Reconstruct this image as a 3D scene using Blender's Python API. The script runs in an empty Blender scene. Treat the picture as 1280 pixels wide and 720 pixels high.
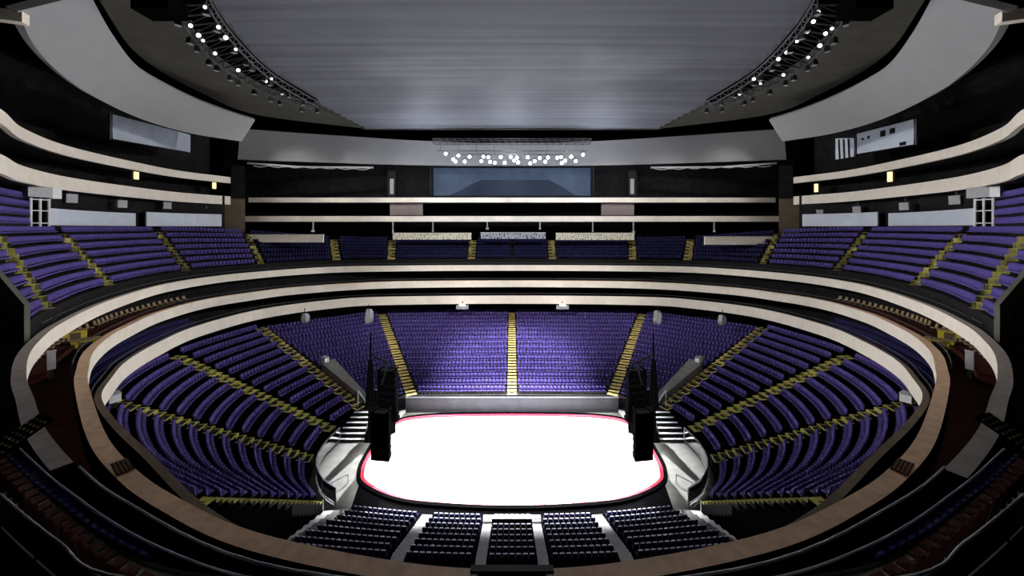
import bpy, math, random
import numpy as np
from mathutils import Vector, Matrix
random.seed(7)
R = math.radians
sc = bpy.context.scene
COL = sc.collection

# ------------------------------------------------------------------ helpers
F, HOR, H = 460.0, 285.0, 36.0           # focal length (px of a 1280 wide frame), horizon row, eye height

def at(px, py, z):
    """ground-plan point that a pixel shows at height z"""
    y = F * (H - z) / (py - HOR)
    return ((px - 640.0) * y / F, y)

class MB:
    def __init__(s):
        s.v, s.f, s.m = [], [], []
    def add(s, vs, fs, mi=0):
        b = len(s.v)
        s.v += [tuple(map(float, p)) for p in vs]
        s.f += [tuple(b + i for i in f) for f in fs]
        s.m += [mi] * len(fs)
        return s
    def box(s, c, d, rz=0.0, mi=0, rx=0.0):
        hx, hy, hz = d[0] / 2, d[1] / 2, d[2] / 2
        M = Matrix.Translation(c) @ Matrix.Rotation(rz, 4, 'Z') @ Matrix.Rotation(rx, 4, 'X')
        vs = [M @ Vector((x * hx, y * hy, z * hz)) for z in (-1, 1) for x, y in ((-1, -1), (1, -1), (1, 1), (-1, 1))]
        return s.add(vs, [(3, 2, 1, 0), (4, 5, 6, 7), (0, 1, 5, 4), (1, 2, 6, 5), (2, 3, 7, 6), (3, 0, 4, 7)], mi)
    def tube(s, pts, r, n=8, mi=0, closed=False):
        pts = [Vector(p) for p in pts]
        k = len(pts)
        rings = []
        for i, p in enumerate(pts):
            a = pts[(i - 1) % k] if closed or i > 0 else p
            b = pts[(i + 1) % k] if closed or i < k - 1 else p
            t = (b - a).normalized()
            u = t.cross(Vector((0, 0, 1)))
            if u.length < 1e-3:
                u = t.cross(Vector((1, 0, 0)))
            u.normalize(); w = u.cross(t)
            rr = r[i] if isinstance(r, (list, tuple)) else r
            rings.append([p + (u * math.cos(2 * math.pi * j / n) + w * math.sin(2 * math.pi * j / n)) * rr for j in range(n)])
        vs = [q for g in rings for q in g]
        fs = []
        for i in range(k if closed else k - 1):
            i2 = (i + 1) % k
            for j in range(n):
                j2 = (j + 1) % n
                fs.append((i * n + j, i2 * n + j, i2 * n + j2, i * n + j2))
        if not closed:
            fs.append(tuple(range(n))); fs.append(tuple((k - 1) * n + j for j in reversed(range(n))))
        return s.add(vs, fs, mi)
    def prism(s, poly, z0, z1, mi=0):
        n = len(poly)
        vs = [(x, y, z0) for x, y in poly] + [(x, y, z1) for x, y in poly]
        fs = [tuple(reversed(range(n))), tuple(range(n, 2 * n))] + [(i, (i + 1) % n, n + (i + 1) % n, n + i) for i in range(n)]
        return s.add(vs, fs, mi)
    def slab(s, quad, th, mi=0):
        """a 3-D polygon given thickness along its normal (away from its front)"""
        q = [Vector(p) for p in quad]
        nrm = (q[1] - q[0]).cross(q[2] - q[0]).normalized()
        b = [p - nrm * th for p in q]
        n = len(q)
        fs = [tuple(range(n)), tuple(reversed(range(n, 2 * n)))] + [((i + 1) % n, i, n + i, n + (i + 1) % n) for i in range(n)]
        return s.add(q + b, fs, mi)
    def sweep(s, pts, prof, closed=False, mi=0, prof_closed=True, caps=True):
        """pts: plan polyline; prof: (outward offset, z) pairs"""
        nr = normals(pts, closed)
        k, n = len(pts), len(prof)
        vs = []
        for i, (x, y) in enumerate(pts):
            for o, z in prof:
                vs.append((x + nr[i][0] * o, y + nr[i][1] * o, z))
        fs = []
        for i in range(k if closed else k - 1):
            i2 = (i + 1) % k
            for j in range(n if prof_closed else n - 1):
                j2 = (j + 1) % n
                fs.append((i * n + j, i2 * n + j, i2 * n + j2, i * n + j2))
        if not closed and prof_closed and caps:
            fs.append(tuple(reversed(range(n)))); fs.append(tuple((k - 1) * n + j for j in range(n)))
        return s.add(vs, fs, mi)
    def build(s, name, mats, parent=None, smooth=False):
        me = bpy.data.meshes.new(name)
        me.from_pydata(s.v, [], s.f)
        for m in (mats if isinstance(mats, (list, tuple)) else [mats]):
            me.materials.append(m)
        if any(s.m):
            me.polygons.foreach_set('material_index', s.m)
        if smooth:
            me.polygons.foreach_set('use_smooth', [True] * len(s.f))
            try: me.set_sharp_from_angle(angle=R(40))
            except Exception: pass
        me.update()
        o = bpy.data.objects.new(name, me)
        COL.objects.link(o)
        if parent is not None:
            o.parent = parent
        return o

def normals(pts, closed=False):
    k = len(pts); out = []
    for i in range(k):
        a = pts[(i - 1) % k] if closed or i > 0 else pts[i]
        b = pts[(i + 1) % k] if closed or i < k - 1 else pts[i]
        dx, dy = b[0] - a[0], b[1] - a[1]
        l = math.hypot(dx, dy) or 1
        out.append((-dy / l, dx / l))
    return out

def cr(P, u):
    """Catmull-Rom through control points (any dimension) at parameter u"""
    n = len(P); u = max(0.0, min(n - 1.0, u)); i = min(int(u), n - 2); t = u - i
    p0 = P[i - 1] if i > 0 else [2 * a - b for a, b in zip(P[0], P[1])]
    p1, p2 = P[i], P[i + 1]
    p3 = P[i + 2] if i + 2 < n else [2 * a - b for a, b in zip(P[-1], P[-2])]
    return tuple(0.5 * (2 * b + (c - a) * t + (2 * a - 5 * b + 4 * c - d) * t * t + (3 * b - a - 3 * c + d) * t ** 3)
                 for a, b, c, d in zip(p0, p1, p2, p3))

def spline(P, per=8):
    n = (len(P) - 1) * per
    return [cr(P, i / per) for i in range(n + 1)]

def loop(P, per=8):
    """closed plan curve from a right half listed far centre -> near centre, mirrored. Runs so that normals() point outward."""
    full = list(P) + [(-x, y) for x, y in reversed(P[1:-1])]
    n = len(full); out = []
    for i in range(n):
        for k in range(per):
            q = [full[(i + j) % n] for j in (-1, 0, 1, 2)]
            out.append(cr(q, 1 + k / per))
    return out                     # clockwise from above: left normal points outward

def side(pts, s):
    return [(x * s, y) for x, y in pts] if s > 0 else [(-x, y) for x, y in reversed(pts)]

def tag(o, label=None, cat=None, group=None, kind=None):
    if label: o['label'] = label
    if cat: o['category'] = cat
    if group: o['group'] = group
    if kind: o['kind'] = kind
    return o

def empty(name, loc=(0, 0, 0), rz=0.0, label=None, cat=None, group=None):
    o = bpy.data.objects.new(name, None)
    o.empty_display_size = 0.3
    COL.objects.link(o); o.location = loc; o.rotation_euler = (0, 0, rz)
    return tag(o, label, cat, group)

def struct(o, label):
    return tag(o, label, None, None, 'structure')

def copy_tree(o, parent=None):
    c = o.copy(); COL.objects.link(c)
    if parent is not None: c.parent = parent
    for ch in o.children: copy_tree(ch, c)
    return c

ORD = ['first', 'second', 'third', 'fourth', 'fifth', 'sixth', 'seventh', 'eighth', 'ninth', 'tenth', 'eleventh', 'twelfth', 'thirteenth',
       'fourteenth', 'fifteenth', 'sixteenth', 'seventeenth', 'eighteenth', 'nineteenth']
def ordw(i):
    i += 1
    if i < 20: return ORD[i - 1]
    tens = {2: 'twent', 3: 'thirt', 4: 'fort', 5: 'fift'}[i // 10]
    return tens + 'ieth' if i % 10 == 0 else tens + 'y-' + ORD[i % 10 - 1]
LR = {-1: 'left', 1: 'right'}

# ------------------------------------------------------------------ materials
def mat(name, col, rough=0.6, metal=0.0, var=0.12, scale=3.0, emit=None, spec=0.4, bump=0.0, alpha=None):
    m = bpy.data.materials.new(name); m.use_nodes = True
    nt = m.node_tree; b = nt.nodes['Principled BSDF']
    b.inputs['Roughness'].default_value = rough
    b.inputs['Metallic'].default_value = metal
    b.inputs['Specular IOR Level'].default_value = spec
    tc = nt.nodes.new('ShaderNodeTexCoord')
    nz = nt.nodes.new('ShaderNodeTexNoise'); nz.inputs['Scale'].default_value = scale; nz.inputs['Detail'].default_value = 4
    nt.links.new(tc.outputs['Object'], nz.inputs['Vector'])
    rp = nt.nodes.new('ShaderNodeValToRGB')
    rp.color_ramp.elements[0].position = 0.3; rp.color_ramp.elements[1].position = 0.7
    rp.color_ramp.elements[0].color = (*[c * (1 - var) for c in col], 1)
    rp.color_ramp.elements[1].color = (*[min(1, c * (1 + var)) for c in col], 1)
    nt.links.new(nz.outputs['Fac'], rp.inputs['Fac'])
    nt.links.new(rp.outputs['Color'], b.inputs['Base Color'])
    if bump:
        bp = nt.nodes.new('ShaderNodeBump'); bp.inputs['Strength'].default_value = bump
        nt.links.new(nz.outputs['Fac'], bp.inputs['Height']); nt.links.new(bp.outputs['Normal'], b.inputs['Normal'])
    if emit:
        b.inputs['Emission Color'].default_value = (*emit[0], 1); b.inputs['Emission Strength'].default_value = emit[1]
    if alpha is not None:
        b.inputs['Alpha'].default_value = alpha
    return m

M = {}
M['ice'] = mat('white_ice', (0.9, 0.92, 0.93), 0.35, var=0.02, scale=0.2)
M['red'] = mat('red_board', (0.55, 0.02, 0.05), 0.4, var=0.1)
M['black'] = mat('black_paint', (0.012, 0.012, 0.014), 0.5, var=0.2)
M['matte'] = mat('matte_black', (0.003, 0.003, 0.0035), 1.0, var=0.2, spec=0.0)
M['farwall'] = mat('slate_wall', (0.05, 0.05, 0.058), 0.8, var=0.12, scale=0.5, spec=0.2)
M['conc_dark'] = mat('dark_concrete', (0.012, 0.011, 0.012), 0.85, var=0.25, scale=1.2, spec=0.2)
M['conc_lite'] = mat('light_concrete', (0.175, 0.175, 0.163), 0.8, var=0.15, scale=1.0, spec=0.2)
M['conc_mid'] = mat('grey_concrete', (0.02, 0.02, 0.022), 0.8, var=0.12, scale=0.8, spec=0.2)
M['cream'] = mat('cream_fascia', (0.86, 0.79, 0.69), 0.6, var=0.05, scale=0.6, spec=0.2)
M['cap'] = mat('brown_ledge_top', (0.80, 0.54, 0.34), 0.5, var=0.15, scale=1.5)
M['capgrey'] = mat('grey_ledge_top', (0.60, 0.52, 0.45), 0.5, var=0.15, scale=1.5)
M['soffit'] = mat('grey_soffit', (0.29, 0.29, 0.30), 0.8, var=0.03, scale=0.3, spec=0.1)
M['ceiling'] = mat('ceiling_panel', (0.150, 0.156, 0.178), 0.6, var=0.05, scale=0.2, spec=0.2)
M['olive'] = mat('dark_olive_panel', (0.11, 0.107, 0.09), 0.9, var=0.1, scale=0.4, spec=0.1)
M['brownwall'] = mat('brown_wall', (0.16, 0.125, 0.09), 0.8, var=0.15, scale=0.5, spec=0.1)
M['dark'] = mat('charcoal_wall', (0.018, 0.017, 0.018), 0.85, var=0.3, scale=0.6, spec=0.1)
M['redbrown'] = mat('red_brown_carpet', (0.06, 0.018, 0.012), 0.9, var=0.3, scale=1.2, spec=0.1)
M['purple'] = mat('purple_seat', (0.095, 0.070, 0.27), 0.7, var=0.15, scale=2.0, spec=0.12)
M['navy'] = mat('navy_and_shaded_seat', (0.02, 0.018, 0.07), 0.7, var=0.15, scale=2.0, spec=0.1)  # on the back tier this navy stands for overhang shade
M['rim'] = mat('seat_rim_highlight', (0.55, 0.54, 0.64), 0.35, var=0.1)  # light caught along the near backrest tops, put into the colour
M['blue'] = mat('blue_seat', (0.02, 0.022, 0.16), 0.6, var=0.2)
M['redseat'] = mat('red_seat', (0.13, 0.02, 0.015), 0.6, var=0.25, scale=4)
M['yellow'] = mat('yellow_edging', (0.50, 0.46, 0.10), 0.6, var=0.2, scale=2.5)
M['gold'] = mat('gold_edging', (0.66, 0.52, 0.17), 0.6, var=0.22, scale=2.0)
M['whitestep'] = mat('pale_step', (0.42, 0.42, 0.43), 0.7, var=0.12, scale=2.0)
M['steel'] = mat('brushed_steel', (0.55, 0.56, 0.58), 0.3, metal=0.9, var=0.08)
M['white'] = mat('white_paint', (0.75, 0.76, 0.78), 0.5, var=0.06)
M['board'] = mat('pale_blue_board', (0.62, 0.68, 0.78), 0.5, var=0.05, scale=0.4)
M['screen'] = mat('grey_blue_screen', (0.42, 0.47, 0.56), 0.5, var=0.12, scale=0.35)
M['grey'] = mat('grey_plastic', (0.36, 0.36, 0.38), 0.5, var=0.1)
M['lens'] = mat('lamp_lens', (0.9, 0.92, 1.0), 0.2, var=0.02, emit=((0.85, 0.92, 1.0), 12.0))
M['lens_dim'] = mat('dim_lamp_lens', (0.9, 0.9, 0.9), 0.2, var=0.02, emit=((1.0, 0.97, 0.92), 2.2))
M['warm'] = mat('warm_light', (0.9, 0.75, 0.35), 0.4, var=0.05, emit=((1.0, 0.80, 0.36), 1.3))
M['deepblue'] = mat('deep_blue_reflection', (0.018, 0.021, 0.05), 0.5, var=0.15, scale=0.4)
M['paleblue'] = mat('pale_blue_wall', (0.14, 0.16, 0.21), 0.6, var=0.2, scale=0.25)
M['green'] = mat('grey_green_floor', (0.40, 0.42, 0.26), 0.7, var=0.25, scale=1.0)
M['yellowbox'] = mat('yellow_cabinet', (0.75, 0.62, 0.06), 0.5, var=0.15)
M['tan'] = mat('tan_seat', (0.34, 0.25, 0.14), 0.6, var=0.25)
M['truss'] = mat('truss_metal', (0.06, 0.06, 0.066), 0.6, metal=0.1, var=0.2)
M['railsteel'] = mat('pale_rail_steel', (0.75, 0.75, 0.80), 0.4, metal=0.2, var=0.05)
M['studs'] = mat('yellow_studs', (0.75, 0.68, 0.35), 0.6, var=0.1)

def glass(name, tint, rough=0.08, ior=1.4):
    m = bpy.data.materials.new(name); m.use_nodes = True
    nt = m.node_tree; nt.nodes.clear()
    out = nt.nodes.new('ShaderNodeOutputMaterial'); mx = nt.nodes.new('ShaderNodeMixShader')
    tr = nt.nodes.new('ShaderNodeBsdfTransparent'); gl = nt.nodes.new('ShaderNodeBsdfGlossy')
    tr.inputs['Color'].default_value = (*tint, 1); gl.inputs['Roughness'].default_value = rough
    fr = nt.nodes.new('ShaderNodeFresnel'); fr.inputs['IOR'].default_value = ior
    nt.links.new(fr.outputs['Fac'], mx.inputs['Fac'])
    nt.links.new(tr.outputs[0], mx.inputs[1]); nt.links.new(gl.outputs[0], mx.inputs[2]); nt.links.new(mx.outputs[0], out.inputs['Surface'])
    return m
M['glass'] = glass('clear_glass', (0.9, 0.93, 0.93))
M['hazyglass'] = glass('hazy_glass', (0.85, 0.9, 0.95), 0.45, 1.08)

def lettered(name, base, ink, sx):
    """a printed strip: rows of small dark strokes on a pale ground"""
    m = mat(name, base, 0.6, var=0.05)
    nt = m.node_tree; b = nt.nodes['Principled BSDF']
    src = b.inputs['Base Color'].links[0].from_socket
    tc = nt.nodes.new('ShaderNodeTexCoord'); mp = nt.nodes.new('ShaderNodeMapping'); mp.inputs['Scale'].default_value = (sx, 0.0, 1.6)
    nt.links.new(tc.outputs['Object'], mp.inputs['Vector'])
    nz = nt.nodes.new('ShaderNodeTexNoise'); nz.inputs['Scale'].default_value = 1.0; nz.inputs['Detail'].default_value = 1.0
    nt.links.new(mp.outputs[0], nz.inputs['Vector'])
    th = nt.nodes.new('ShaderNodeMath'); th.operation = 'GREATER_THAN'; th.inputs[1].default_value = 0.56
    nt.links.new(nz.outputs['Fac'], th.inputs[0])
    mx = nt.nodes.new('ShaderNodeMix'); mx.data_type = 'RGBA'
    mx.inputs['B'].default_value = (*ink, 1)
    nt.links.new(th.outputs[0], mx.inputs['Factor']); nt.links.new(src, mx.inputs['A']); nt.links.new(mx.outputs['Result'], b.inputs['Base Color'])
    return m
def seamed(m):
    nt = m.node_tree; b = nt.nodes['Principled BSDF']
    src = b.inputs['Base Color'].links[0].from_socket
    tc = nt.nodes.new('ShaderNodeTexCoord'); mp = nt.nodes.new('ShaderNodeMapping'); mp.inputs['Scale'].default_value = (0.012, 0.75, 0.0)
    nt.links.new(tc.outputs['Object'], mp.inputs['Vector'])
    nz = nt.nodes.new('ShaderNodeTexNoise'); nz.inputs['Scale'].default_value = 1.0; nz.inputs['Detail'].default_value = 3.0
    nt.links.new(mp.outputs[0], nz.inputs['Vector'])
    rp = nt.nodes.new('ShaderNodeValToRGB'); rp.color_ramp.elements[0].position = 0.34; rp.color_ramp.elements[1].position = 0.62
    rp.color_ramp.elements[0].color = (0.80, 0.80, 0.80, 1); rp.color_ramp.elements[1].color = (1.06, 1.06, 1.06, 1)
    nt.links.new(nz.outputs['Fac'], rp.inputs['Fac'])
    mx = nt.nodes.new('ShaderNodeMix'); mx.data_type = 'RGBA'; mx.blend_type = 'MULTIPLY'; mx.inputs['Factor'].default_value = 1.0
    nt.links.new(src, mx.inputs['A']); nt.links.new(rp.outputs['Color'], mx.inputs['B']); nt.links.new(mx.outputs['Result'], b.inputs['Base Color'])
seamed(M['ceiling'])
M['printed'] = lettered('printed_cream', (0.78, 0.74, 0.60), (0.34, 0.31, 0.2), 2.4)
M['printed_grey'] = lettered('printed_grey', (0.42, 0.44, 0.48), (0.06, 0.06, 0.09), 2.0)

# ------------------------------------------------------------------ plan curves (right half, far centre -> near centre)
R3 = [(0, 108.8), (25, 108), (48, 105), (58, 99), (64, 92), (67.8, 84.3), (68.5, 75), (66, 66), (59.6, 53.3), (51.8, 42.2), (46.3, 36.1),
      (41.5, 31.6), (35.6, 27), (31.2, 24.0), (25.6, 20.2), (19.7, 16.8), (15.2, 14.6), (8.3, 12.0), (0, 10.9)]
R2 = [(0, 106), (36, 103.6), (54.7, 94.9), (61.5, 86.3), (65, 77.7), (63.7, 66.6), (59.5, 57), (56, 51), (51.3, 45.1), (46, 40), (41.3, 35.9),
      (30.3, 27.4), (23.7, 23.2), (18.7, 20.7), (12.8, 18.4), (5.3, 16.8), (0, 16.4)]
R1 = [(0, 103.4), (35.3, 101.6), (48, 97.1), (58.5, 86.5), (61.2, 72.2), (58.9, 61.5), (55.3, 53), (50.8, 46.7), (46.3, 41.5), (39, 36.3), (30.7, 31.2),
      (19.8, 24.6), (10, 20.8), (0, 19.4)]
UP = [(44, 24), (53.5, 33.5), (62, 44.5), (71, 53.5), (78.5, 65), (82.5, 79), (84.2, 93), (80.3, 105)]      # side tiers, near -> far
ICE = [(0, 70.3), (12, 70), (18, 69.2), (21, 67.6), (22.3, 64), (22.3, 58), (21.8, 54.3), (20.2, 51.7), (15, 49.1), (8.4, 48.1), (0, 47.7)]

# ------------------------------------------------------------------ shell: floor, walls, roof
o = MB().box((0, 55, -0.25), (230, 200, 0.5)).build('floor', M['conc_lite']); struct(o, 'pale concrete arena floor around the ice sheet')
mb = MB().box((0, 150, 38), (232, 1, 78)); o = mb.build('wall_back', M['dark']); struct(o, 'charcoal rear wall of the arena behind the far tiers')
for s in (-1, 1):
    o = MB().box((115 * s, 55, 38), (1, 200, 78)).build('wall_' + LR[s], M['dark']); struct(o, 'charcoal outer wall on the %s of the arena' % LR[s])
o = MB().box((0, -40, 38), (232, 1, 78)).build('wall_front', M['dark']); struct(o, 'charcoal wall behind the viewing balcony')
o = MB().box((0, 55, 76.5), (232, 200, 1)).build('ceiling', M['matte']); struct(o, 'black roof deck high above the hung ceiling panels')

# hung ceiling: ribbed pale panel
mb = MB()
EDGE = [(46.0, 20.0), (40.5, 35), (38.8, 46.3), (43.0, 62.9), (44.6, 79), (43.6, 94), (42.2, 106)]
eds = spline(EDGE, 6)
def edge_x(y):
    for a, b in zip(eds, eds[1:]):
        if a[1] <= y <= b[1]: return a[0] + (b[0] - a[0]) * (y - a[1]) / (b[1] - a[1])
    return eds[-1][0] if y > eds[-1][1] else eds[0][0]
y0, n = 20.0, 30
vs, fs = [], []
step = 86.0 / n
for i in range(n):
    ya, yb = y0 + i * step, y0 + (i + 1) * step - 0.001
    for y, z in ((ya, 64.75), (ya + step * 0.8, 64.35), (yb, 65.15)):
        x = edge_x(y)
        for q in range(9):
            vs.append((x * (q / 4 - 1), y, z + 0.25 * (1 - (q / 4 - 1) ** 2)))
k = len(vs) // 9
for i in range(k - 1):
    for q in range(8):
        a = i * 9 + q
        fs.append((a, a + 9, a + 10, a + 1))
mb.add(vs, fs)
o = mb.build('ceiling_panel', M['ceiling']); struct(o, 'pale grey ribbed ceiling panel hung over the ice')
mb = MB()
for s in (-1, 1):
    e = side(eds, s)
    mb.tube([(x, y, 64.7) for x, y in e], 0.5, 6)
mb.tube([(-42.2, 106.2, 64.6), (42.2, 106.2, 64.6)], 0.35, 6)
o = mb.build('ceiling_trim', M['black']); struct(o, 'black edge trim around the ribbed ceiling panel')

# dark olive flat ring outside it
OUT = [(37, 26), (50.3, 44.6), (60.8, 60.3), (64.4, 76.6), (62.9, 91.2), (42, 103.5)]
ous = spline(OUT, 8)
for s in (-1, 1):
    mb = MB()
    e = [(max(0, edge_x(y) - 3), y) for x, y in ous]
    vs = [(x * s, y, 66.2) for x, y in ous] + [(x * s, y, 66.2) for x, y in e] + [(x * s, y, 66.6) for x, y in ous] + [(x * s, y, 66.6) for x, y in e]
    n = len(ous); fs = []
    for i in range(n - 1):
        fs += [(i, i + 1, n + i + 1, n + i), (2 * n + i, 3 * n + i, 3 * n + i + 1, 2 * n + i + 1), (i, 2 * n + i, 2 * n + i + 1, i + 1)]
    mb.add(vs, fs)
    # keep the projected outline of the plan measured at z = 64
    for i, p in enumerate(mb.v):
        k_ = (66.2 - H) / 28.0
        mb.v[i] = (p[0] * k_ if i % (2 * n) < n else p[0], p[1] * k_ if i % (2 * n) < n else p[1], p[2])
    o = mb.build('ceiling_' + LR[s], M['olive']); struct(o, 'dark olive ceiling ring on the %s of the pale panel' % LR[s])

# light grey soffit drums on the two sides: flare outward towards the bottom
STOP = [at(112, -8, 61), at(140, 42, 61), at(170, 81, 61), at(205, 104, 61), at(250, 126, 61), at(290, 141, 61), at(319, 150, 61)]
SBOT = [at(22, 14, 56), at(45, 60, 56), at(80, 96, 56), at(120, 122, 56), at(180, 150, 56), at(240, 167, 56), at(302, 177, 56)]
st, sb = spline(STOP, 8), spline(SBOT, 8)
for s in (-1, 1):
    mb = MB(); n = len(st); vs, fs = [], []
    for (a, b), (c, d) in zip(st, sb):
        a, c = -a * s, -c * s
        l = math.hypot(a, b - 55)
        ox, oy = a / l * 0.8, (b - 55) / l * 0.8
        vs += [(a, b, 61), (c, d, 56), (c + ox, d + oy, 56.3), (a + ox, b + oy, 61.6)]
    for i in range(n - 1):
        for j in range(4):
            fs.append((i * 4 + j, (i + 1) * 4 + j, (i + 1) * 4 + (j + 1) % 4, i * 4 + (j + 1) % 4))
    fs += [(0, 1, 2, 3), tuple((n - 1) * 4 + j for j in (3, 2, 1, 0))]
    mb.add(vs, fs)
    o = mb.build('trim_%d' % (1 if s < 0 else 2), M['soffit'], smooth=True); struct(o, 'pale grey curved soffit sweeping over the %s upper tiers' % LR[s])
    # cream return where the soffit starts
    c, d = SBOT[0]
    mb = MB(); mb.box((-c * s + 2.6 * s, d - 0.2, 55.7), (5.2, 0.8, 1.0), rz=-0.35 * s)
    o = mb.build('trim_%d' % (3 if s < 0 else 4), M['cream']); struct(o, 'short cream return at the near end of the %s soffit' % LR[s])

# grey bulkhead across the back, bowed away in the middle
BUL = [(-78.5, 107), (-50, 113.5), (-22, 118), (22, 118), (50, 113.5), (78.5, 107)]
bl = spline([(x, y) for x, y in BUL], 6)
mb = MB(); vs, fs = [], []
for x, y in bl:
    t = abs(x) / 78.5
    zt = 63.1 + 1.6 * t
    sh = 0.965 if False else 1.0
    vs += [(x * (1 - 0.0), y - 0.6, zt), (x * (1 + 0.02 * t), y + 0.4, 56.2 - 0.2 * t), (x * (1 + 0.02 * t), y + 1.4, 56.2 - 0.2 * t), (x, y + 1.0, zt)]
n = len(bl)
for i in range(n - 1):
    for j in range(4):
        fs.append((i * 4 + j, i * 4 + (j + 1) % 4, (i + 1) * 4 + (j + 1) % 4, (i + 1) * 4 + j))
fs += [(3, 2, 1, 0), tuple((n - 1) * 4 + j for j in range(4))]
mb.add(vs, fs); o = mb.build('trim_5', M['soffit'], smooth=False); struct(o, 'pale grey bulkhead across the back above the far suites')

# ------------------------------------------------------------------ tiers: fascias, decks, back walls
def ring(name, curve, zt, h, label, cap=0.55, dark_below=-99, top='cap'):
    pts = loop(curve, 6)
    mb = MB()
    mb.sweep(pts, [(0, zt), (0, zt - h), (cap, zt - h), (cap, zt)], closed=True, mi=0)
    k = len(mb.f)
    # the narrow top face is a brown coping; black paints the unlit near stretch
    for i in range(k):
        if i % 4 == 2: mb.m[i] = 2
        if i % 4 == 3: mb.m[i] = 1 if pts[(i // 4) % len(pts)][1] > dark_below else 2
    return struct(mb.build(name, [M['cream'], M[top], M['matte']]), label), pts

_, r1 = ring('trim_6', R1, 17.0, 2.3, 'cream fascia ring of the lowest balcony', top='brownwall')
_, r2 = ring('trim_7', R2, 20.8, 1.85, 'cream fascia ring of the middle balcony', cap=0.9)
_, r3 = ring('trim_8', R3, 25.0, 1.65, 'cream fascia ring of the upper bowl front', cap=0.7, dark_below=17.2, top='capgrey')
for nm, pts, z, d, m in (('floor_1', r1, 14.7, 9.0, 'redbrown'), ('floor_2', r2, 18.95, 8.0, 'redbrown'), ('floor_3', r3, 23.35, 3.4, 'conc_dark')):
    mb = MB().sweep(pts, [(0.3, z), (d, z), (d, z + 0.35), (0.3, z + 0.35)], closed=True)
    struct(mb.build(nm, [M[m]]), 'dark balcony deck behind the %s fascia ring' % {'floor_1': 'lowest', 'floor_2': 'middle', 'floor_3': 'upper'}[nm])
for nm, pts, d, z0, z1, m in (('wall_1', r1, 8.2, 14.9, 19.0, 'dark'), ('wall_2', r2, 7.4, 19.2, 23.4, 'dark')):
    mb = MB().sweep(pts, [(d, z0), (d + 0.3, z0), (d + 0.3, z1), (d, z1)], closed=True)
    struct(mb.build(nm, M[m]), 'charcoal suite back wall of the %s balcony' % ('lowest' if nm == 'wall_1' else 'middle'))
# thin steel rail along each of the two lower copings
for nm, pts, z, off, lab in (('balcony_rail', r3, 25.55, 0.95, 'thin dark rail above the upper cream fascia ring'),
                             ('balcony_rail', r2, 21.3, 1.2, 'thin dark rail above the middle cream fascia ring'),
                             ('balcony_rail', r1, 17.5, 0.8, 'thin dark rail above the lowest cream fascia ring')):
    nr = normals(pts, True)
    q = [(x + a * off, y + b * off, z) for (x, y), (a, b) in zip(pts, nr) if y > 40]
    cut = max(range(len(q)), key=lambda i: math.hypot(q[i][0] - q[i - 1][0], q[i][1] - q[i - 1][1])); q = q[cut:] + q[:cut]
    root = empty(nm, (0, 0, 0), 0, lab, 'rail')
    MB().tube(q, 0.07, 6).build('handrail', M['truss'], root)
    mb = MB()
    for i in range(0, len(q), 2):
        mb.tube([(q[i][0], q[i][1], z - 1.2), q[i]], 0.04, 5)
    tag(mb.build('balusters', M['black'], root), kind='stuff')

# side tiers with two cream fascias each
ups = spline(UP, 8)
tn = 9
for s in (-1, 1):
    p = side(ups, s)
    p = p if s < 0 else p
    # make normals point outward on both sides
    if normals(p)[len(p) // 2][0] * s < 0: p = p[::-1]
    for zt, h, w in ((46 - 1.0, 2.35, 'lower'), (50.5, 1.75, 'upper')):
        mb = MB().sweep(p, [(0, zt), (0, zt - h), (0.6, zt - h), (0.6, zt)])
        o = mb.build('trim_%d' % tn, M['cream']); tn += 1
        struct(o, 'cream fascia of the %s side balcony on the %s' % (w, LR[s]))
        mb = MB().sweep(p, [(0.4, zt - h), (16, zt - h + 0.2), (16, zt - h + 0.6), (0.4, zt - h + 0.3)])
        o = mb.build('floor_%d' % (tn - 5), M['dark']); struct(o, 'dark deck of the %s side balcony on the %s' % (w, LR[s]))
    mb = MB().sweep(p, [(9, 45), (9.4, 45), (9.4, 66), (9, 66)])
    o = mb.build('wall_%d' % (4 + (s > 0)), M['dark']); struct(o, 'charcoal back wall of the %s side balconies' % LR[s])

# back tier ledges
for zt, zb, y, x0, nm, w in ((45.75, 44.2, 118, 84.5, 'trim_20', 'upper'), (39.75, 38.0, 116, 84.5, 'trim_21', 'lower')):
    mb = MB().box((0, y + 0.4, (zt + zb) / 2), (2 * x0, 0.8, zt - zb))
    struct(mb.build(nm, M['cream']), 'long straight cream ledge, the %s one across the back' % w)
    mb = MB().box((0, y + 8, zb + 0.3), (2 * x0 + 4, 14.5, 0.6))
    struct(mb.build('floor_' + ('14' if w == 'upper' else '15'), M['dark']), 'dark deck behind the %s back ledge' % w)
struct(MB().box((0, 127.5, 48), (200, 0.6, 40)).build('wall_6', M['dark']), 'charcoal wall at the back of the far suites')
for x, w in ((-1, 'left'), (1, 'right')):
    mb = MB()
    q = [(77.3 * x, 106.6), (82.8 * x, 105.2), (96 * x, 118), (92 * x, 121)]
    if x < 0: q = q[::-1]
    mb.prism(q, 25, 44.4); mb.m = [0] * len(mb.f); q2 = [q[0], (80.9 * x, 106.0), q[2], q[3]] if x > 0 else [q[0], q[1], (80.9 * x, 106.0), q[3]]
    mb.prism(q2, 44.4, 54, 1)  # charcoal paints the shadow over the upper part of the pier
    struct(mb.build('pillar_' + w, [M['brownwall'], M['dark']]), 'brown grey corner pier between the back ledges and %s tiers' % w)

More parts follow.
